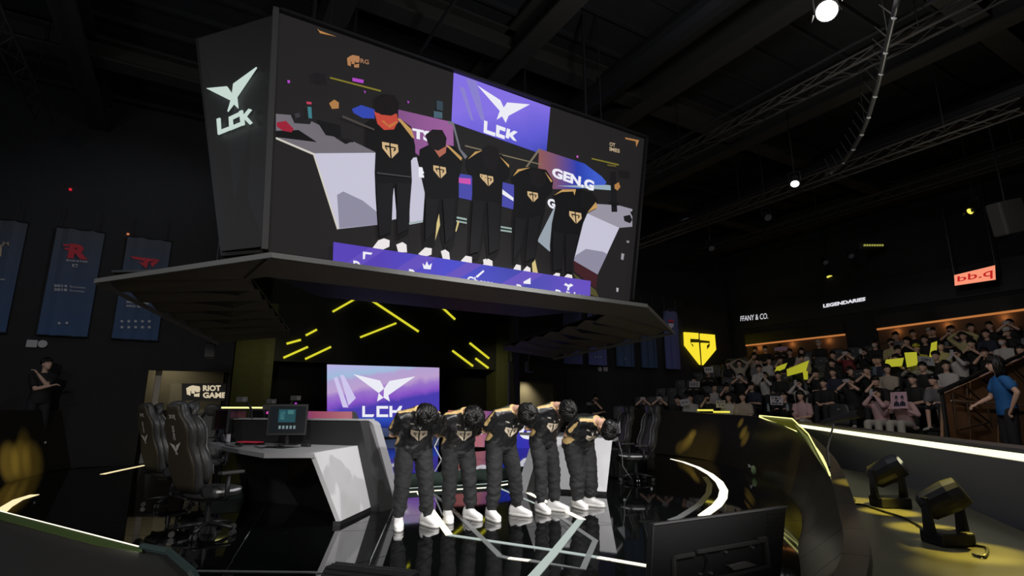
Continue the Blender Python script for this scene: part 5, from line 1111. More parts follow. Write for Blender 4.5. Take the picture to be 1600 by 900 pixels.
def skin_mb(B, fingers=True):
    b = MB(); R = B.rings(.84, -.05); b.loft(R, 18)
    b.limb([B.neck-B.ax[-1]*.05, B.neck+B.nd*.03, B.hc-B.hu*.08-B.hf*.02], [.055, .052, .052], 12)
    # skull, jaw, nose, ears
    n0 = len(b.v); c = B.hc; b.ell(c+B.hu*.02-B.hf*.012, (.078, .094, .1), X=B.hx, Y=B.hf, n=16, m=11)
    b.loft([(c-B.hu*.115+B.hf*.05, B.hx, B.hf, .022, .022), (c-B.hu*.098+B.hf*.042, B.hx, B.hf, .042, .042), (c-B.hu*.06+B.hf*.025, B.hx, B.hf, .062, .062), (c-B.hu*.0+B.hf*.012, B.hx, B.hf, .073, .08)], 16)
    b.limb([c+B.hu*.012+B.hf*.082, c-B.hu*.025+B.hf*.104], [.010, .015], 8)
    b.limb([c-B.hu*.058+B.hf*.083+B.hx*.02, c-B.hu*.058+B.hf*.083-B.hx*.02], [.008, .008], 8)
    for q in (1, -1): b.ell(c+B.hx*.08*q-B.hf*.01-B.hu*.012, (.010, .022, .034), X=B.hx, Y=B.hf, n=10, m=7)
    b.v[n0:] = [tuple(c+(np.array(v)-c)*B.hs) for v in b.v[n0:]]
    for i in (0, 1):
        e, h = B.el[i], B.ha[i]; fd = norm(h-e)
        b.limb([B.sh[i], B.sh[i]*.5+e*.5, e], [.052, .046, .038], 12); b.limb([e, e*.55+h*.45, h], [.040, .038, .025], 12)
        b.limb([h, h+fd*.05, h+fd*.085], [.026, .036, .034], 10, flat=.6)
    for i in (0, 1):
        if B.kn is not None: b.limb([B.hj[i], B.kn[i]], [.075, .05], 12); b.limb([B.kn[i], B.an[i]], [.052, .036], 12)
    return b
def hand_fingers(B, curl=.6, r=.0085):
    b = MB()
    for i in (0, 1):
        q = 1 if i == 0 else -1; e, h = B.el[i], B.ha[i]; fd = norm(h-e); side = norm(np.cross(fd, V(0, 0, 1)+V(.01, 0, 0))); pn = np.cross(side, fd)
        for k, (o_, L) in enumerate(((-.026, .062), (-.009, .075), (.009, .07), (.025, .055))):
            p = h+fd*.085+side*o_; d1 = norm(fd-pn*curl*.5); d2 = norm(fd-pn*curl*1.6); b.limb([p, p+d1*L*.5, p+d1*L*.5+d2*L*.45], [r, r*.95, r*.8], 6)
        p = h+fd*.03+side*.03*(-q); b.limb([p, p+norm(fd-side*q*.9)*.035, p+norm(fd*1.3-side*q*.5)*.06], [r*1.25, r*1.1, r*.9], 6)
    return b
def eyes_mb(B, b, mi=1):
    n0 = len(b.v)
    for q in (1, -1):
        b.ell(B.hc+B.hx*.031*q+B.hf*.083+B.hu*.012, (.014, .006, .007), X=B.hx, Y=B.hf, n=8, m=5, mi=mi)
        b.add([B.hc+B.hx*(.014*q)+B.hf*.092+B.hu*.03, B.hc+B.hx*(.05*q)+B.hf*.079+B.hu*.034, B.hc+B.hx*(.05*q)+B.hf*.079+B.hu*.028, B.hc+B.hx*(.014*q)+B.hf*.092+B.hu*.024], [(0, 1, 2, 3)], mi)
    b.v[n0:] = [tuple(B.hc+(np.array(v)-B.hc)*B.hs) for v in b.v[n0:]]
    return b
def hair_mb(B, style='short', locks=130, seed=1, big=1.):
    rnd = random.Random(seed); b = MB(); c = B.hc+B.hu*.03-B.hf*.014
    def pt(th, az, off):
        # th from crown, az 0 = front
        d = B.hu*math.cos(th)+(B.hf*math.cos(az)+B.hx*math.sin(az))*math.sin(th)
        l = V(d@B.hx, d@B.hf, d@B.hu); r = 1/math.sqrt((l[0]/(.082+off))**2+(l[1]/(.099+off))**2+(l[2]/(.098+off))**2); return c+d*r
    def end(az):
        f = (1+math.cos(az))/2
        return math.radians({'short': 116, 'bob': 128, 'long': 132}[style]*(1-f)+(80 if style != 'bob' else 84)*f)+(.12 if abs(math.sin(az)) > .8 else 0)
    # cap
    n, m = 22, 9; vs = []
    for i in range(m):
        for k in range(n): az = 2*math.pi*k/n; vs.append(pt(.02+(end(az)-.05)*i/(m-1), az, .012*big+.004*math.sin(5*az+i)))
    for i in range(m):
        for k in range(n): az = 2*math.pi*k/n; vs.append(pt(.02+(end(az)-.05)*i/(m-1), az, -.012))
    fs = [(i*n+k, i*n+(k+1) % n, (i+1)*n+(k+1) % n, (i+1)*n+k) for i in range(m-1) for k in range(n)]
    fs += [(a+n*m, d_+n*m, c_+n*m, b_+n*m) for a, b_, c_, d_ in [f for f in fs]]
    fs += [tuple(range(n))] + [((m-1)*n+k, (m-1)*n+(k+1) % n, (m-1)*n+(k+1) % n+n*m, (m-1)*n+k+n*m) for k in range(n)]
    b.add(vs, fs)
    g = V(0, 0, -1)
    for _ in range(locks):
        az = rnd.uniform(0, 2*math.pi); th0 = rnd.uniform(.05, .9); th1 = min(end(az)+rnd.uniform(-.15, .16), th0+rnd.uniform(.6, 1.5)); tw = rnd.uniform(-.35, .35); P = []; rr = []
        k = 6; w_ = rnd.uniform(.009, .017)
        for i in range(k):
            t = i/(k-1); p = pt(th0+(th1-th0)*t, az+tw*t, (.008+.013*rnd.random()*math.sin(math.pi*min(t*1.1, 1)))*big+.004); p = p+g*(.022*t*t)*rnd.uniform(.4, 1.2); P.append(p); rr.append(w_*(1-.85*t**2)*(.5+.5*math.sin(math.pi*(.25+.6*t))))
        b.tube(P, rr, 5, flat=.45)
    if style in ('long', 'bob'):
        L = .26 if style == 'long' else .08
        for _ in range(int(locks*.45)+10):
            az = rnd.uniform(1.15, 2*math.pi-1.15); p0 = pt(1.3, az, .015); P = [pt(.8, az, .014), p0]
            for i in range(1, 5): P.append(p0+g*L*i/4+ (B.hx*math.sin(az)*.01-B.hf*.012*i/4)+V(rnd.uniform(-.006, .006), rnd.uniform(-.006, .006), 0))
            b.tube(P, [.014, .02, .022, .02, .016, .006], 5, flat=.6)
    b.v = [tuple(B.hc+(np.array(v)-B.hc)*B.hs) for v in b.v]
    return b
def top_mb(B, sleeve=None, grow=1., hem=-.10):
    b = MB(); b.loft(B.rings(1.05*grow, hem), 26); sl = sleeve if sleeve is not None else B.sleeve
    for i in (0, 1):
        q = 1 if i == 0 else -1; S_, e, h = B.sh[i], B.el[i], B.ha[i]; d = norm(e-S_); c0 = B.spine[-2]*.55+S_*.45+B.ax[-1]*.01
        if sl <= 1: b.limb([c0, S_, S_+(e-S_)*sl*.6, S_+(e-S_)*sl], [.07, .074*grow, .072*grow, .076*grow], 16)
        else:
            b.limb([c0, S_, S_*.5+e*.5, e], [.07, .072, .062, .055], 14); b.limb([e, e*.4+h*.6, h-norm(h-e)*.01], [.055, .045, .036], 12)
    return b
def legs_mb(B, grow=1., cuff=.1, short=False):
    b = MB(); g = B.g*grow
    b.loft([(B.spine[0]+B.ax[0]*.03, X_, B.fr[0], .15*g, .108*g), (B.hip-V(0, 0, .0), X_, B.fr[0], .168*g, .122*g), (B.hip-V(0, 0, .07), X_, norm(B.fr[0]+Y_), .165*g, .118*g), (B.hip-V(0, 0, .11), X_, Y_, .12*g, .085*g)], 20)
    for i in (0, 1):
        h, k, a = B.hj[i], B.kn[i], B.an[i]
        b.limb([h, h*.5+k*.5, k], [.096*g, .092*g, .078*g], 16)
        if short: continue
        c = a+norm(k-a)*cuff*.35
        b.limb([k, k*.5+c*.5, c+norm(k-c)*.07, c+norm(k-c)*.02, c], [.077*g, .074*g, .069*g, .064*g, .052*g], 16)
    return b
def shoe(B, i, parent, M_s, M_sole, ori=(0, 0, 0)):
    a, f = B.an[i], norm(B.ft[i]*V(1, 1, 0)); s_ = norm(np.cross(f, Z_)); g = V(a[0], a[1], B.gz)-f*.06
    b = MB(); prof = [(-.045, .036, .06, .04), (-.015, .046, .125, .05), (.04, .048, .14, .058), (.09, .050, .112, .047), (.14, .054, .084, .034), (.20, .054, .066, .027), (.24, .047, .054, .021), (.268, .028, .042, .014)]
    rings = [(g+f*y+Z_*(.018+h/2), s_, Z_, w_, h/2) for y, w_, h, _ in prof]; b.loft(rings, 16, e=2.6)
    b.limb([a+Z_*.03, a-Z_*.01, g+f*.04+Z_*.09], [.045, .046, .04], 12)
    so = b.obj('shoe', M_s, parent, smooth=True, local=True)
    b = MB(); b.loft([(g+f*.110+Z_*z, s_, f, w_, .168*k) for z, w_, k in ((.0, .05, .97), (.004, .055, 1), (.028, .056, 1), (.032, .05, .97))], 24, e=2.8); b.obj('sole', M_sole, so, smooth=True, local=True)
    b = MB()
    for k in range(5): y = .06+.022*k; z = .135-.012*k-.002*k*k; b.tube([g+f*y+s_*.028+Z_*(z-.012), g+f*(y+.006)+Z_*(z-.0), g+f*y-s_*.028+Z_*(z-.012)], .0038, 5)
    b.obj('laces', mat('lace', (.6, .6, .6), .6), so, local=True)
    return so
# ---------------------------------------------------------------- the five bowing players
M_jer = mat('jersey_black', (.011, .011, .012), .36, spec=.6, bump=.12, nscale=30); M_tr = mat('trouser_charcoal', (.013, .013, .0142), .85, bump=.1, nscale=50)
M_jgold = mat('jersey_gold', (.52, .36, .15), .45); M_jolive = mat('jersey_pattern', (.05, .06, .035), .45)
M_shoe = mat('white_leather', (.78, .77, .76), .4); M_sole = mat('white_rubber', (.7, .69, .66), .6); M_emb = mat('emblem_gold', (.85, .72, .55), .5); M_prt = mat('print_pale', (.7, .66, .58), .5)
rad = math.radians
PL = [ # feet (x, y) at image-left then image-right; bend angles; head
    dict(fl=(2.17, 6.13), fr=(2.50, 6.12), phi=(17, 50), head=112, yaw=-.15, neck=84, tw=.10, hz=.86, turn=-.12, seed=3, hair='bob', hs=1.0, g=1.0,
         label='first bowing player, in black and gold jersey, hair hiding the face, beside the tall screen'),
    dict(fl=(2.80, 6.22), fr=(3.08, 6.20), phi=(18, 50), head=112, yaw=-.15, neck=84, tw=.06, hz=.84, turn=-.10, seed=8, hair='bob', hs=1.0, g=.98,
         label='second bowing player, in black and gold jersey, legs apart, between the first and the third'),
    dict(fl=(3.28, 6.03), fr=(3.68, 6.10), phi=(16, 56), head=108, yaw=-.30, neck=88, tw=-.05, hz=.88, turn=.12, seed=15, hair='short', hs=1.0, g=1.0,
         label='middle bowing player, standing widest, pale nape showing above a gold collar'),
    dict(fl=(4.05, 6.13), fr=(4.27, 6.14), phi=(12, 50), head=110, yaw=-.2, neck=86, tw=0, hz=.90, turn=.12, seed=21, hair='short', hs=1.0, g=.96,
         label='fourth bowing player, slim, feet close together, in front of the white desk end'),
    dict(fl=(4.64, 6.14), fr=(4.88, 6.17), phi=(18, 84), head=122, yaw=-.1, neck=104, tw=-.1, hz=.83, turn=.12, seed=30, hair='short', hs=1.0, g=1.2,
         label='last bowing player, bent the lowest with an almost level back, beside the headphones')]
players = []
for i, p in enumerate(PL):
    fl, fr = V(*p['fl'], 0), V(*p['fr'], 0); c = (fl+fr)/2; rz = math.pi+p['turn']
    ca, sa = math.cos(-rz), math.sin(-rz); L = lambda w: V((w-c)[0]*ca-(w-c)[1]*sa, (w-c)[0]*sa+(w-c)[1]*ca, 0)
    a0, a1 = L(fl), L(fr)   # image-left foot is the person's right (+x)
    hip = V(0, -.10, p['hz']); hz = p['hz']
    an = [a0+V(0, -.02, .075), a1+V(0, -.02, .075)]
    hj = [hip+V(.085, 0, 0), hip-V(.085, 0, 0)]
    kn = [(hj[k]*.47+an[k]*.53)+V(.01*(1 if k == 0 else -1), .045, 0) for k in (0, 1)]
    f0, f1 = rad(p['phi'][0]), rad(p['phi'][1]); fm = (f0+f1)/2
    t = V(0, math.sin(fm), math.cos(fm)); bk = V(0, -math.cos(fm), math.sin(fm))
    hands = [hip+t*.10+bk*.165+V(.03, 0, 0), hip+t*.07+bk*.19+V(-.03, 0, 0)]
    B = Body(hip, f0, f1, rad(p['head']), torso=.50, hands=hands, poles=[V(.9, -.1, -.55), V(-.9, -.1, -.55)], knees=kn, ankles=an, feet=[V(.18, 1, 0), V(-.32, 1, 0)], neck_phi=rad(p['neck']), head_yaw=p['yaw'], girth=p['g']*1.16, sleeve=.72, sw=.2, droop=.055, hs=1.13)
    B.gz = 0; out = {}; job(skin_mb(B), .011, 'body', out, 2); job(top_mb(B), .0105, 'top', out, 3); job(legs_mb(B, grow=1.0, cuff=.19), .0115, 'legs', out, 3)
    players.append((p, B, out, c, rz))
# ---------------------------------------------------------------- crowd prototypes: seated (and one standing) figures
def seated(hands, poles, head=4, yaw=0, lean=0, phi=(2, 8), hair='short', sleeve=.75, short=False, seed=1, sw=.18, extra=None, neck=None):
    hip = V(0, 0, .50); kn = [V(.11, .44, .52), V(-.11, .44, .52)]; an = [V(.12, .46, .08), V(-.12, .46, .08)]
    B = Body(hip, rad(phi[0]), rad(phi[1]), rad(head), torso=.48, hands=[V(*h) for h in hands], poles=[V(*q) for q in poles], knees=kn, ankles=an, feet=[V(.2, 1, 0), V(-.2, 1, 0)], head_yaw=yaw, sleeve=sleeve, lean=lean, sw=sw)
    B.gz = 0; B.hairstyle = hair; B.short = short; B.seed = seed; B.held = extra; return B
PD = ((.5, -.4, -1), (-.5, -.4, -1))
PROT = {
 'lap': seated(((.08, .32, .62), (-.08, .32, .62)), PD),
 'lapF': seated(((.08, .32, .62), (-.08, .32, .62)), PD, hair='long', seed=5, sw=.165, head=8),
 'phone': seated(((.04, .27, 1.13), (-.05, .27, 1.12)), ((.9, 0, -.8), (-.9, 0, -.8)), extra=(V(0, .33, 1.19), 'wide')),
 'phoneF': seated(((.03, .27, 1.12), (-.05, .25, 1.08)), ((.7, 0, -.9), (-.7, 0, -.9)), hair='long', seed=6, sw=.165, sleeve=1.6, extra=(V(.0, .33, 1.19), 'tall')),
 'clap': seated(((.02, .30, 1.02), (-.02, .30, 1.02)), ((.9, 0, -.7), (-.9, 0, -.7)), yaw=.3, head=6),
 'sign': seated(((.17, .30, .80), (-.17, .30, .80)), ((.8, -.1, -.8), (-.8, -.1, -.8)), head=10, sleeve=1.6, seed=9),
 'chin': seated(((.05, .17, 1.08), (-.06, .30, .66)), ((.6, .3, -1), (-.6, -.3, -.9)), yaw=-.35, head=14, sleeve=.75, seed=11),
 'hoodF': seated(((.12, .16, 1.25), (-.12, .16, 1.25)), ((1, 0, -.2), (-1, 0, -.2)), hair='bob', seed=12, sleeve=1.7, sw=.17),
 'lean': seated(((.1, .42, .60), (-.12, .40, .62)), PD, phi=(14, 30), head=10, yaw=.4, seed=14, short=True, sleeve=.8),
 'turn': seated(((.12, .25, .66), (-.05, .33, .64)), PD, phi=(0, 6), head=4, yaw=-.6, seed=17, sleeve=1.7),
}
CR = {}
for k, B in PROT.items():
    out = {}; job(skin_mb(B), .021, 'body', out, 1); job(top_mb(B, grow=1.05), .022, 'top', out, 1); job(legs_mb(B, short=B.short), .024, 'legs', out, 1); CR[k] = (B, out)
# crew and vest people standing
def standing(hands, poles, phi=(0, 4), head=4, yaw=0, hz=.90, spread=.12, hair='short', sleeve=.62, seed=1, torso=.51, sw=.185):
    hip = V(0, 0, hz); kn = [V(spread, .03, .49), V(-spread, .03, .49)]; an = [V(spread+.02, 0, .075), V(-spread-.02, 0, .075)]
    B = Body(hip, rad(phi[0]), rad(phi[1]), rad(head), torso=torso, hands=[V(*h) for h in hands], poles=[V(*q) for q in poles], knees=kn, ankles=an, feet=[V(.2, 1, 0), V(-.2, 1, 0)], head_yaw=yaw, sleeve=sleeve, sw=sw)
    B.gz = 0; B.hairstyle = hair; B.seed = seed; B.short = False; B.held = None; return B
STD = {
 'crossed': standing(((-.10, .22, 1.16), (.12, .17, 1.38)), ((.9, -.2, -.8), (-.8, .1, -1)), head=-2, yaw=-.5, seed=41),
 'crewcross': standing(((-.10, .24, 1.16), (.06, .20, 1.46)), ((.9, -.2, -.8), (-.9, .1, -.9)), head=4, yaw=.2, seed=43),
 'vest': standing(((.20, .30, .98), (-.28, .05, .92)), ((.6, -.6, -.6), (-1, -.3, 0)), head=6, yaw=.35, hair='long', seed=44, sleeve=.5, sw=.17),
}
for k, B in STD.items():
    out = {}; job(skin_mb(B), .013, 'body', out, 2); job(top_mb(B, grow=1.03), .014, 'top', out, 2); job(legs_mb(B), .015, 'legs', out, 2); CR[k] = (B, out)
run_jobs()
def setmat(me, mats):
    me.materials.clear()
    for m in (mats if isinstance(mats, (list, tuple)) else [mats]): me.materials.append(m)
    me.polygons.foreach_set('use_smooth', [True]*len(me.polygons)); return me
def link(me, name, parent): o = bpy.data.objects.new(name, me); COL.objects.link(o); o.parent = parent; ORI[o.name] = (0, 0, 0); return o
def merged(me, mb, name, mats):
    """add small pieces (fingers, eyes) to the one continuous body mesh"""
    vs = [tuple(v.co) for v in me.vertices]; fs = [tuple(p.vertices) for p in me.polygons]; mi = [0]*len(fs); n = len(vs)
    b = MB(); b.v = vs; b.f = fs; b.m = mi; b.add(mb.v, mb.f, 0); b.m[len(fs):] = mb.m; return b.mesh(name, mats, True)
def coords(me): a = np.empty(len(me.vertices)*3); me.vertices.foreach_get('co', a); return a.reshape(-1, 3)
def normals(me): a = np.empty(len(me.vertices)*3); me.vertices.foreach_get('normal', a); return a.reshape(-1, 3)
def segdist(P, a, b): d = b-a; t = np.clip(((P-a)@d)/(d@d), 0, 1); return np.linalg.norm(P-(a+t[:, None]*d), axis=1), t
for p, B, out, c, rz in players:
    t = thing('person', p['label'], 'person', c, rz, 'players bowing in a row'); ORI[t.name] = (0, 0, 0)
    fin = hand_fingers(B); eyes_mb(B, fin); link(merged(out['body'], fin, 'body', [M_skin, M_eye]), 'body', t)
    # trousers with folds
    me = out['legs']; P, N = coords(me), normals(me)
    for k in (0, 1):
        pass
    d0, t0 = segdist(P, B.kn[0], B.an[0]); d1, t1 = segdist(P, B.kn[1], B.an[1]); low = np.where(d0 < d1, t0, t1); low = np.where(P[:, 2] < B.kn[0][2], low, 0)
    nz_ = np.array([noise.noise((q[0]*7+p['seed'], q[1]*7+q[2]*6, q[2]*17+q[0]*9))+.6*noise.noise((q[0]*13, q[1]*13+p['seed'], q[2]*34-q[0]*12)) for q in P])
    nz_ = np.sign(nz_)*np.abs(nz_)**.8
    P += N*(nz_*(.009+.011*low))[:, None]
    me.vertices.foreach_set('co', P.ravel()); me.update(); link(setmat(me, M_tr), 'trousers', t)
    # jersey with folds and gold trim
    me = out['top']; P, N = coords(me), normals(me); s_ = p['seed']
    w_ = np.array([.009*noise.noise((q[0]*9+s_, q[1]*9, q[2]*16+q[0]*8))+.005*noise.noise((q[0]*20, q[1]*20+s_, q[2]*26)) for q in P])
    P += N*w_[:, None]; me.vertices.foreach_set('co', P.ravel()); me.update(); setmat(me, [M_jer, M_jgold, M_jolive])
    nf = len(me.polygons); ctr = np.empty(nf*3); me.polygons.foreach_get('center', ctr); ctr = ctr.reshape(-1, 3); mi = np.zeros(nf, int)
    upb = -B.fr[-1]; upn = norm(np.cross(X_, B.ax[-1])); upn = upn if upn[2] > 0 or upn[1] < 0 else -upn
    back = V(0, -B.ax[-1][2], B.ax[-1][1])
    nk = B.neck+B.nd*.01
    dn = np.linalg.norm(ctr-nk, axis=1)
    for k, q in ((0, 1), (1, -1)):
        S_ = B.sh[k]; e = B.el[k]; cuff = S_+(e-S_)*.72
        off = norm(B.ax[-1]*.75+back*.35+X_*q*.25)*.072
        d1, _ = segdist(ctr, nk+X_*q*.062, S_+off*.9+X_*q*.0); off2 = norm(np.cross(norm(e-S_), X_*q)); off2 = norm(B.ax[-1]+X_*q*.9)*.074
        d2, _ = segdist(ctr, S_+off*.9, cuff+off2); mi[(d1 < .024) | (d2 < .027)] = 1
        dd = (ctr-cuff)@norm(e-S_); dr_, _ = segdist(ctr, S_, cuff+norm(e-S_)*.08); mi[(dd > .035) & (dr_ < .12)] = 1
        mb_ = (d1 > .024) & (d1 < .06) & ((ctr-S_)@back > .03); mi[mb_] = 2
    mi[dn < .078] = 1
    me.polygons.foreach_set('material_index', mi.tolist()); jersey = link(me, 'jersey', t)
    # emblem and small prints laid on the chest
    bvh = BVHTree.FromPolygons([tuple(v) for v in P], [tuple(pp.vertices) for pp in me.polygons])
    def onchest(u, v):   # u across (image right +), v down from the neck along the spine (metres)
        L_ = np.linalg.norm(B.spine[-1]-B.spine[0]); s0 = max(0, 8-v/.50*8); k = int(min(s0, 7)); f = s0-k; o_ = B.spine[k]*(1-f)+B.spine[min(k+1, 8)]*f; n_ = -norm(np.cross(B.ax[k], X_))
        n_ = n_ if n_@V(0, B.ax[k][2], -B.ax[k][1]) > 0 else -n_
        h = bvh.ray_cast(Vector(o_-X_*u+n_*.5), Vector(-n_), .6)
        if h[0] is None: h = (Vector(o_-X_*u+n_*.12), None)
        return np.array(h[0])+n_*.003
    def chest_poly(polys, u0, v0, w2, h2, m, nm):
        b = MB()
        for pl in polys:
            for tr_ in tri(pl):
                a, c_, e_ = [V(*pl[j], 0) for j in tr_]; K = 4; g = {}
                for r in range(K+1):
                    for s2 in range(K+1-r): q = a+(c_-a)*r/K+(e_-a)*s2/K; g[(r, s2)] = onchest(u0+(q[0]-.5)*w2, v0+q[1]*h2)
                for r in range(K):
                    for s2 in range(K-r):
                        b.add([g[(r, s2)], g[(r+1, s2)], g[(r, s2+1)]], [(0, 1, 2)])
                        if s2 < K-r-1: b.add([g[(r+1, s2)], g[(r+1, s2+1)], g[(r, s2+1)]], [(0, 1, 2)])
        return b.obj(nm, m, jersey, local=True)
    chest_poly(GG, 0, .20, .20, .165, M_emb, 'chest_emblem')
    chest_poly([[(0,0),(.4,.5),(.5,.5),(1,0),(.6,1),(.4,1)]], 0, .15, .035, .03, M_prt, 'small_mark')
    P2, F2, _ = text2d('PUMA', .03); b = MB(); b.add([onchest(-.085+.055*(x-.5), .125+.016*(1-y)) for x, y in P2], F2); b.obj('lettering', M_prt, jersey, local=True)
    chest_poly([[(0,.3),(.5,0),(1,.3),(.5,1)]], .085, .145, .03, .022, M_prt, 'small_mark')
    hb = hair_mb(B, p['hair'], 190, p['seed'], 1.25); hb.obj('hair', M_hair, t, smooth=True, local=True)
    for k in (0, 1): shoe(B, k, t, M_shoe, M_sole)
# ---------------------------------------------------------------- crowd
fab = lambda n, c: mat('cloth_'+n, c, .8)
CL = dict(black=fab('black', (.012, .012, .013)), white=fab('white', (.52, .50, .49)), grey=fab('grey', (.16, .16, .17)), beige=fab('beige', (.42, .36, .30)), pink=fab('pink', (.55, .36, .38)), red=fab('red', (.22, .03, .04)),
          blue=fab('greyblue', (.13, .17, .22)), yellow=fab('yellow', (.62, .60, .06)), cream=fab('cream', (.5, .45, .22)), navy=fab('navy', (.02, .025, .05)), vest=fab('vest', (.02, .14, .42)))
M_jean = mat('dark_trousers', (.02, .02, .025), .85); M_light = mat('pale_trousers', (.4, .38, .35), .85)
M_mask = mat('face_mask', (.6, .6, .62), .7); M_bmask = mat('black_mask', (.01, .01, .01), .7)
PARTS = {}
def parts_of(k):
    if k in PARTS: return PARTS[k]
    B, out = CR[k]; fin = hand_fingers(B, .8, .0095); eyes_mb(B, fin)
    body = merged(out['body'], fin, 'body', [M_skin2, M_eye])
    hm = hair_mb(B, B.hairstyle, 26 if k not in STD else 110, B.seed).mesh('hair', M_hair, True)
    top = setmat(out['top'], M_jean); legs = setmat(out['legs'], M_jean)
    b = MB()
    for i in (0, 1):
        a, f = B.an[i], norm(B.ft[i]); s_ = norm(np.cross(f, Z_)); g = V(a[0], a[1], 0)-f*.05; b.loft([(g+f*y+Z_*(.02+h/2), s_, Z_, w2, h/2) for y, w2, h in ((-.03, .03, .05), (0, .042, .09), (.08, .045, .09), (.16, .048, .06), (.22, .04, .045), (.245, .02, .03))], 10)
    sh = b.mesh('shoes', M_wt, True)
    mk = MB(); mk.loft([(B.hc-B.hu*.09+B.hf*.055, B.hx, B.hf, .03, .03), (B.hc-B.hu*.06+B.hf*.045, B.hx, B.hf, .056, .058), (B.hc-B.hu*.02+B.hf*.035, B.hx, B.hf, .058, .068), (B.hc-B.hu*.0+B.hf*.05, B.hx, B.hf, .035, .05)], 12)
    cp = MB(); c = B.hc+B.hu*.05-B.hf*.01; cp.ell(c+B.hu*.012, (.098, .112, .085), X=B.hx, Y=B.hf, n=14, m=7); cp.slab([c+B.hf*.09+B.hx*.07, c+B.hf*.17+B.hx*.05, c+B.hf*.17-B.hx*.05, c+B.hf*.09-B.hx*.07], B.hu*.01)
    PARTS[k] = (body, top, legs, hm, sh, mk.mesh('mask', M_mask, True), cp.mesh('cap', M_wt, True)); return PARTS[k]
def slotmat(o, m):
    o.material_slots[0].link = 'OBJECT'; o.material_slots[0].material = m
def figure(kind, loc, rz, label, topm, legm=None, mask=None, cap=None, shoes=None, group=None, sc_=1., hairm=None):
    body, top, legs, hm, sh, mk, cp = parts_of(kind); t = thing('person', label, 'person', loc, rz, group); t.scale = (sc_,)*3
    link(body, 'body', t); o = link(top, 'top', t); slotmat(o, topm); o = link(legs, 'trousers', t); slotmat(o, legm or M_jean)
    if cap is not None: o = link(cp, 'cap', t); slotmat(o, cap)
    h = link(hm, 'hair', t)
    if hairm: slotmat(h, hairm)
    o = link(sh, 'shoes', t); slotmat(o, shoes or M_wt)
    if mask is not None: o = link(mk, 'face_mask', t); slotmat(o, mask)
    return t
phone_me = None
def phone(loc, rz, tall, label):
    p = thing('phone', label, 'phone', loc, rz, 'phones held up in the stands'); w2, h2 = (.075, .155) if tall else (.155, .075)
    b = MB(); b.box((0, 0, 0), (w2, .009, h2)); b.obj('case', mat('phone_case', (.45, .43, .45), .4), p, local=True)
    b = MB(); b.box((0, -.0055, 0), (w2*.92, .001, h2*.92)); b.obj('lit_face', px(150, 150, 175), p, local=True)
    b = MB(); b.box((w2*.3, .006, h2*.3), (.02, .004, .02)); b.obj('camera_bump', M_black, p, local=True)
    return p
def row_of(x_, y_):
    best = None
    for r in range(7):
        xx = rowx(r)+.15; P = ox(x_, y_, xx); hz = rowz(r)+1.2; yy = P[1]
        e = abs(P[2]-hz)
        if yy < YR0+.25 or yy > YR1-.2: e += 3
        if best is None or e < best[0]: best = (e, r, xx, yy, P[2])
    return best
KL = dict(lap='sitting with hands in the lap', lapF='long haired, sitting with hands in the lap', phone='holding a phone up sideways', phoneF='long haired, holding a phone upright', clap='clapping near the face', sign='holding up a sign', chin='resting the chin on one hand', hoodF='raising both hands to the head', lean='leaning forward', turn='turning to one side')
ROWN = ['front row', 'second row', 'third row', 'fourth row', 'fifth row', 'sixth row', 'top row']
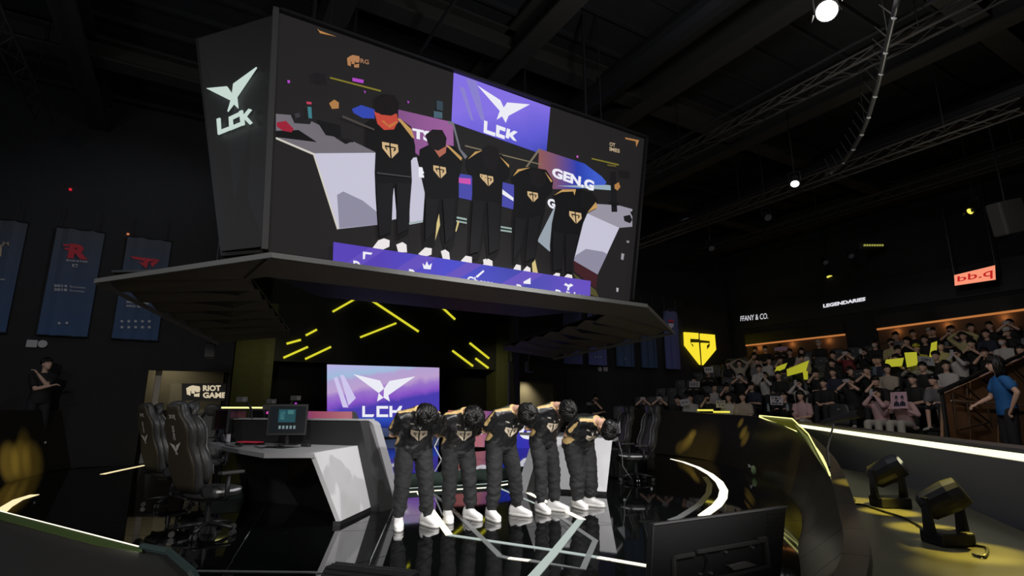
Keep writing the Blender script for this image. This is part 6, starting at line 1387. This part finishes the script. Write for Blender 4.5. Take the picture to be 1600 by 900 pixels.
# head pixel, pose, top colour, extras
PEOPLE = [
 (1006,616,'phone','black',''),(1032,617,'phone','black','t'),(1061,619,'lean','black',''),(1077,615,'lap','white',''),(1106,619,'chin','black','b'),(1139,616,'lapF','white',''),(1148,619,'lap','beige',''),
 (1085,594,'sign','black',''),(1116,604,'turn','white','k'),(1136,603,'chin','black',''),(1158,592,'phone','black',''),(1196,592,'phoneF','white',''),(1107,578,'sign','black',''),
 (1138,572,'lapF','beige',''),(1155,562,'hoodF','beige',''),(1153,571,'lap','black',''),(1180,545,'lap','black',''),(1179,553,'chin','beige',''),(1183,561,'lap','grey',''),(1186,570,'lap','white',''),(1194,545,'lap','black','m'),
 (1201,561,'turn','white',''),(1211,564,'chin','black',''),(1220,545,'sign','black',''),(1235,554,'lap','black',''),(1253,546,'lapF','white',''),(1253,556,'chin','cream',''),(1280,540,'lap','black','mh'),(1276,586,'chin','black',''),  # the cream top is white cloth with yellow light in its colour
 (1288,600,'lap','black',''),(1250,603,'phoneF','white',''),(1226,620,'sign','black',''),(1248,619,'lapF','pink','l'),(1326,556,'phone','red',''),(1350,545,'phoneF','black',''),(1367,533,'lap','black','m'),(1380,538,'turn','cream','b'),
 (1369,563,'lap','blue',''),(1411,532,'clap','black',''),(1441,524,'lap','black',''),(1433,541,'lap','yellow','y'),(1431,550,'sign','white',''),(1453,514,'lap','black','h'),(1487,516,'clap','black','b'),(1471,546,'turn','cream',''),(1497,553,'phoneF','white',''),
 (1521,541,'clap','black',''),(1507,528,'hoodF','cream',''),(1547,506,'lap','black',''),(1569,538,'lapF','white','m'),(1575,515,'chin','black','h'),(1592,520,'lap','grey',''),(1578,499,'phone','black',''),(1552,566,'sign','pink',''),
 (1387,580,'turn','beige',''),(1359,581,'clap','black',''),(1371,599,'chin','black',''),(1331,600,'phone','black',''),(1373,616,'phoneF','pink','l'),(1405,606,'sign','pink','l'),(1428,593,'lap','black',''),(1444,576,'lap','black',''),(1474,571,'turn','white',''),(1467,592,'lean','grey','s'),
 (1405,548,'chin','black',''),(1300,560,'lap','black',''),(1306,548,'lap','black',''),(1340,572,'turn','black',''),(1418,560,'clap','black',''),(1460,556,'lap','black',''),(1395,560,'lapF','navy',''),(1214,592,'lap','black',''),(1175,606,'chin','navy',''),(1316,584,'lap','navy',''),
 (1600,505,'lap','black',''),(1530,512,'turn','black',''),(1503,508,'lap','grey',''),(1470,502,'lap','black',''),(1432,513,'lap','black',''),(1400,518,'chin','grey',''),(1560,524,'lap','navy',''),(1540,548,'chin','black',''),(1597,545,'lapF','pink',''),
]
cnt = {}; placed = []
for k, (x_, y_, kind, colr, ex) in enumerate(PEOPLE):
    e, r, xx, yy, zh = row_of(x_, y_)
    base = min(max(zh-1.2, rowz(r)-.12), rowz(r)+.12); base = rowz(r)
    for q in placed:
        if q[0] == r and abs(q[1]-yy) < .46: yy = q[1]+(.47 if yy >= q[1] else -.47)
    placed.append((r, yy)); yy = min(max(yy, YR0+.3), YR1-.25)
    rz = math.atan2(-(CX-xx), (7-yy)); d = V(CX-xx, 6.5-yy, 0); rz = math.atan2(-d[0], d[1])
    cap = {'h': CL['white'], 'y': CL['yellow']}.get(ex[-1:] if ex else '', None); msk = M_mask if 'm' in ex else (M_bmask if 'b' in ex else None)
    desc = '%s spectator %s%s%s' % ({'black': 'black-clad', 'white': 'white-topped', 'cream': 'pale yellow-topped', 'blue': 'grey-blue-topped'}.get(colr, colr+'-topped'), KL[kind], ', masked' if msk else '', ', in a %s cap' % ('white' if 'h' in ex else 'yellow') if cap else '')
    n = cnt.get(r, 0); cnt[r] = n+1
    t = figure(kind, (xx, yy, base), rz, desc, CL[colr], M_light if 'l' in ex else None, msk, cap, CL['white'] if (k % 3 == 0 or 's' in ex) else CL['black'], 'spectators in the stands')
    t['_r'] = r; t['_y'] = yy
    B = PROT[kind]
    if B.held is not None:
        hp, o_ = B.held; ca, sa = math.cos(rz), math.sin(rz); W_ = V(xx+hp[0]*ca-hp[1]*sa, yy+hp[0]*sa+hp[1]*ca, base+hp[2])
        ph = phone(W_, rz, o_ == 'tall', 'x'); t['_phone'] = ph.name
# labels that single each one out: by row, counted from the wall corner
for r in range(7):
    L = sorted([o for o in COL.objects if '_r' in o and o['_r'] == r], key=lambda o: -o['_y'])
    ordn = ['first', 'second', 'third', 'fourth', 'fifth', 'sixth', 'seventh', 'eighth', 'ninth', 'tenth', 'eleventh', 'twelfth', 'thirteenth', 'fourteenth', 'fifteenth', 'sixteenth', 'seventeenth', 'eighteenth', 'nineteenth', 'twentieth', 'last but one', 'last']
    for i, o in enumerate(L):
        pos = '%s from the rear wall in the %s' % (ordn[min(i, 21)], ROWN[r])
        o['label'] = ' '.join((o['label']+', '+pos).split()[:16])
        if '_phone' in o: q = COL.objects[o['_phone']]; q['label'] = 'phone held up by the spectator '+pos; del o['_phone']
        del o['_r']; del o['_y']
# seats: black shells with a pale bird print on the back rest
def seat_proto():
    s = thing('arena_seat', 'black arena seat', 'seat', (0, 0, 0), 0, 'empty black seats in the stands')
    b = MB(); b.loft([(V(0, .02, z), X_, Y_, w2, w2) for z, w2 in ((.36, .2), (.40, .235), (.44, .22))], 14, e=3.5); b.obj('seat', M_black, s, local=True, smooth=True)
    b = MB(); b.loft([(V(0, -.24-.1*(z-.4), z), X_, Y_, w2, .035) for z, w2 in ((.42, .2), (.5, .235), (.8, .24), (.92, .21), (.95, .15))], 16, e=3.2); b.obj('backrest', mat('seat_back', (.03, .033, .036), .45), s, local=True, smooth=True)
    b = MB()
    for tr_ in BIRD_T: b.add([V((.5-BIRD[i][0])*.09, -.198-.1*((.84-BIRD[i][1]*.05)-.4), .84-BIRD[i][1]*.05) for i in tr_], [(0, 1, 2)])
    b.obj('print', mat('seat_print', (.3, .32, .35), .5), s, local=True)
    b = MB(); b.box((0, 0, .18), (.06, .3, .36)); b.obj('leg', M_blackm, s, local=True); return s
s0 = seat_proto(); first = True
for r in range(7):
    n = 0
    for j in range(20):
        yy = YR0+.35+j*.56; xx = rowx(r)+.12
        if yy > YR1-.2: continue
        if any(q[0] == r and abs(q[1]-yy) < .5 for q in placed): continue
        o = s0 if first else copy_tree(s0); first = False; n += 1
        d = V(CX-xx, 6.5-yy, 0); o.location = (xx, yy, rowz(r)); o.rotation_euler = (0, 0, math.atan2(-d[0], d[1]))
        o['label'] = 'empty black seat with pale print, %s from the aisle in the %s' % (['first', 'second', 'third', 'fourth', 'fifth', 'sixth', 'seventh', 'eighth', 'ninth', 'tenth', 'eleventh', 'twelfth', 'thirteenth', 'fourteenth', 'fifteenth', 'sixteenth', 'seventeenth', 'eighteenth', 'nineteenth', 'twentieth'][n-1], ROWN[r])
# signs and bright cloths held in the stands
def board(q, xx, face, label, lines=(), name='paper_sign', cat='sign', col=None, inkm=None, tilt=0):
    P = [ox(x, y, xx) for x, y in q]; t = thing(name, label, cat, P[3]); b = MB(); b.slab(P, (.012, 0, 0)); b.obj('card', face, t)
    b = MB()
    for s_, (u0, v0, u1, v1) in lines:
        flat_text(b, s_, [bil(uv, P)+V(-.006, 0, 0) for uv in ((u0, v0), (u1, v0), (u1, v1), (u0, v1))], bold=.02)
    if lines: b.obj('writing', inkm or M_black, t)
    return t
M_pap = mat('paper', (.66, .62, .66), .8); M_yel = mat('yellow_cloth', (.85, .84, .10), .7, emit=(.75, .75, .03), es=.35)  # painted-in glow: slight emission on yellow cloth that is no lamp
rX = lambda r: rowx(r)-.28
board([(1077,596),(1093,596),(1093,605),(1077,605)], rX(1), M_pap, 'white card with three dark characters above the front row near the emblem', [('우우진', (.1, .2, .9, .85))])
board([(1099.5,574),(1113.5,572.5),(1115,582),(1101.5,582.5)], rX(2), M_pap, 'small white card raised just below the yellow emblem', [('- - -', (.2, .3, .8, .6))])
board([(1061,625),(1076,622.5),(1079,632),(1064,635)], rX(0), M_pap, 'white card tilted between a black-clad and a white-topped front row spectator', [('~ ~', (.2, .4, .8, .6))])
board([(1119,626),(1133,625.5),(1133,637),(1119,637)], rX(0), M_pap, 'white card with two dark lines beside the long haired front row spectator', [('최고의', (.1, .1, .9, .45)), ('한 시즌', (.3, .55, .95, .9))])
board([(1203,619),(1223,619.5),(1223,633),(1204,632.5)], rX(0), M_pap, 'white card with three pink and dark lines next to the pink-topped spectator', [('오늘도', (.1, .08, .9, .32)), ('너를', (.3, .4, .7, .62)), ('응원해', (.1, .7, .9, .94))])
board([(1210,543),(1231,541),(1230,547.5),(1210,548.5)], rX(5), mat('pink_card', (.5, .25, .4), .7), 'small pink lettered board raised high under the orange cove', [('PEYZ', (.05, .1, .95, .9))], inkm=mat('ink_w', (.6, .5, .6), .6))
pst = board([(1391,613),(1416,612),(1419,638),(1392,639)], rX(0), mat('pink_poster', (.62, .40, .50), .7, noise_amt=.25, nscale=9), 'big pink poster of two dark-haired people held at the front row', (), 'poster', 'poster')
b = MB(); PP = [ox(x, y, rX(0)) for x, y in ((1391,613),(1416,612),(1419,638),(1392,639))]
for u in (.36, .72):
    el = [(u+.09*math.cos(a), .36+.16*math.sin(a)) for a in np.linspace(0, 6.28, 13)[:-1]]; 
    flat(b, [el, [(u-.18, .85), (u-.14, .62), (u, .54), (u+.14, .62), (u+.18, .85)]], PP, off=(-.005, 0, 0))
b.obj('printed_figures', mat('poster_ink', (.02, .02, .05), .7), pst)
b = MB()
for u in (.36, .72): flat(b, [[(u-.05, .38), (u+.05, .38), (u+.04, .48), (u-.04, .48)]], PP, off=(-.008, 0, 0))
b.obj('printed_faces', mat('poster_face', (.5, .35, .32), .7), pst)
board([(1413,551),(1432,550),(1434,570),(1417,574)], rX(3), M_yel, 'yellow lit placard held among the spectators, beside the white one', (), 'placard')
board([(1434,556),(1458,558),(1461,572),(1436,570)], rX(3), mat('grey_card', (.4, .4, .42), .7), 'white placard with a dark strip held beside the yellow placard', [('GEN', (.2, .2, .8, .5))])
board([(1384,562),(1412,559),(1409,572),(1382,574)], rX(3), M_yel, 'low yellow cloth draped over the seats beside the yellow placard', (), 'cloth', 'cloth')
board([(1229,577),(1264,563),(1259,580),(1230,588)], rX(3), M_yel, 'bright yellow cloth held wide over the fourth row beneath the shorter cove', (), 'cloth', 'cloth')
board([(1213,573),(1230,567),(1226,576),(1210,583)], rX(3)+.1, M_yel, 'bright yellow folded cloth beside the wide yellow one', (), 'cloth', 'cloth')
board([(1254,579),(1262,580),(1262,593),(1256,593)], rX(3)-.1, M_yel, 'narrow yellow strip of cloth hanging below the wide yellow one', (), 'cloth', 'cloth')
board([(1584,559),(1604,552),(1604,572),(1586,575)], rX(3), mat('pink_board', (.5, .30, .38), .7), 'pink board with a dark character at the picture edge in the stands', [('즈', (.2, .15, .8, .85))])
board([(1455,536),(1464,533),(1463,556),(1452,558)], rX(4), M_yel, 'upright yellow strip behind the white placard', (), 'cloth', 'cloth')
board([(1541,560),(1562,553),(1567,568),(1543,572)], rX(3), mat('rose_cloth', (.4, .24, .28), .7), 'rose striped cloth held above the handrail', (), 'cloth', 'cloth')
b = MB(); P = [ox(1090, 639.5, 13.0), ox(1114, 642.5, 13.0)]; b.box((P[0]+P[1])/2, (.04, abs(P[0][1]-P[1][1])*1.0, .05)); tag(b.obj('light_tube', mat('gl2', (.1, .1, .01), .5, emit=(.9, .8, .1), es=1.)), 'yellow lit edge in front of the front row spectators, first piece', 'light tube')
b = MB(); P = [ox(1115, 642.3, 13.0), ox(1140, 645, 13.0)]; b.box((P[0]+P[1])/2, (.04, abs(P[0][1]-P[1][1])*1.0, .05)); tag(b.obj('light_tube', MT['gl2']), 'yellow lit edge in front of the front row spectators, second piece', 'light tube')
bottle(ox(1201, 643, 12.9), .2, .035, M_pet, 'clear water bottle on the ledge before the front row', M_capb)
bottle(ox(1231, 642, 12.9), .18, .035, M_pet, 'water bottle with blue cap beside the pink-topped spectator', M_capb)
# standing crew
pc_ = oz(68, 760, 0); pc_ = oy(66, 600, 15.3)
figure('crossed', (pc_[0], 15.3, .55), rad(200), 'crew member in black with arms folded high, beneath the banner with the red letter', CL['black'], group=None, sc_=1.05)
figure('crewcross', V(*oy(929, 600, 14.6)[:2], .0), rad(165), 'crew member in black standing by the rear wall under the bright blue banner', CL['black'], mask=M_bmask, sc_=1.02)
vp_ = oy(1566, 600, 3.7); vt = figure('vest', (vp_[0], 3.7, .34), rad(40), 'crew member in a bright blue vest, long dark hair, by the brown stair side', CL['vest'], group=None, sc_=1.04)
b = MB(); B = STD['vest']; P2, F2, _ = text2d('CREW', .04); bz = B.spine[6]; b.add([V((x-.5)*.2, -.135, bz[2]+.03+(y-.5)*.05) for x, y in P2], F2); b.obj('lettering', M_pw, vt, local=True)
def reflection_spot(tx, ty, z, pw, cone, d=2.6, h=.6):  # aims an added spot where a yellow reflection sits on a barrier
    P = oz(tx, ty, z); n = norm(V(CX-P[0], CY-P[1], 0)); lamp('SPOT', P+n*d+V(0, 0, h), P, pw, Yl, .03, cone, .9, 'yellow_wash')
reflection_spot(-15, 730, .25, 560, 22); reflection_spot(35, 722, .3, 560, 20); reflection_spot(85, 714, .36, 460, 18); reflection_spot(130, 664, .98, 160, 9); reflection_spot(165, 665, .97, 240, 9); reflection_spot(200, 667, .95, 420, 9)
for x_, y_, z_ in ((1034, 688, .45), (1052, 686, .48), (1070, 684, .5), (1088, 681, .54)): reflection_spot(x_, y_, z_, 520, 8)
reflection_spot(1142, 680, .7, 700, 8); reflection_spot(1155, 674, .77, 800, 8); reflection_spot(1168, 664, .9, 520, 7); reflection_spot(1090, 712, .08, 160, 40); reflection_spot(1235, 725, .45, 50, 24)
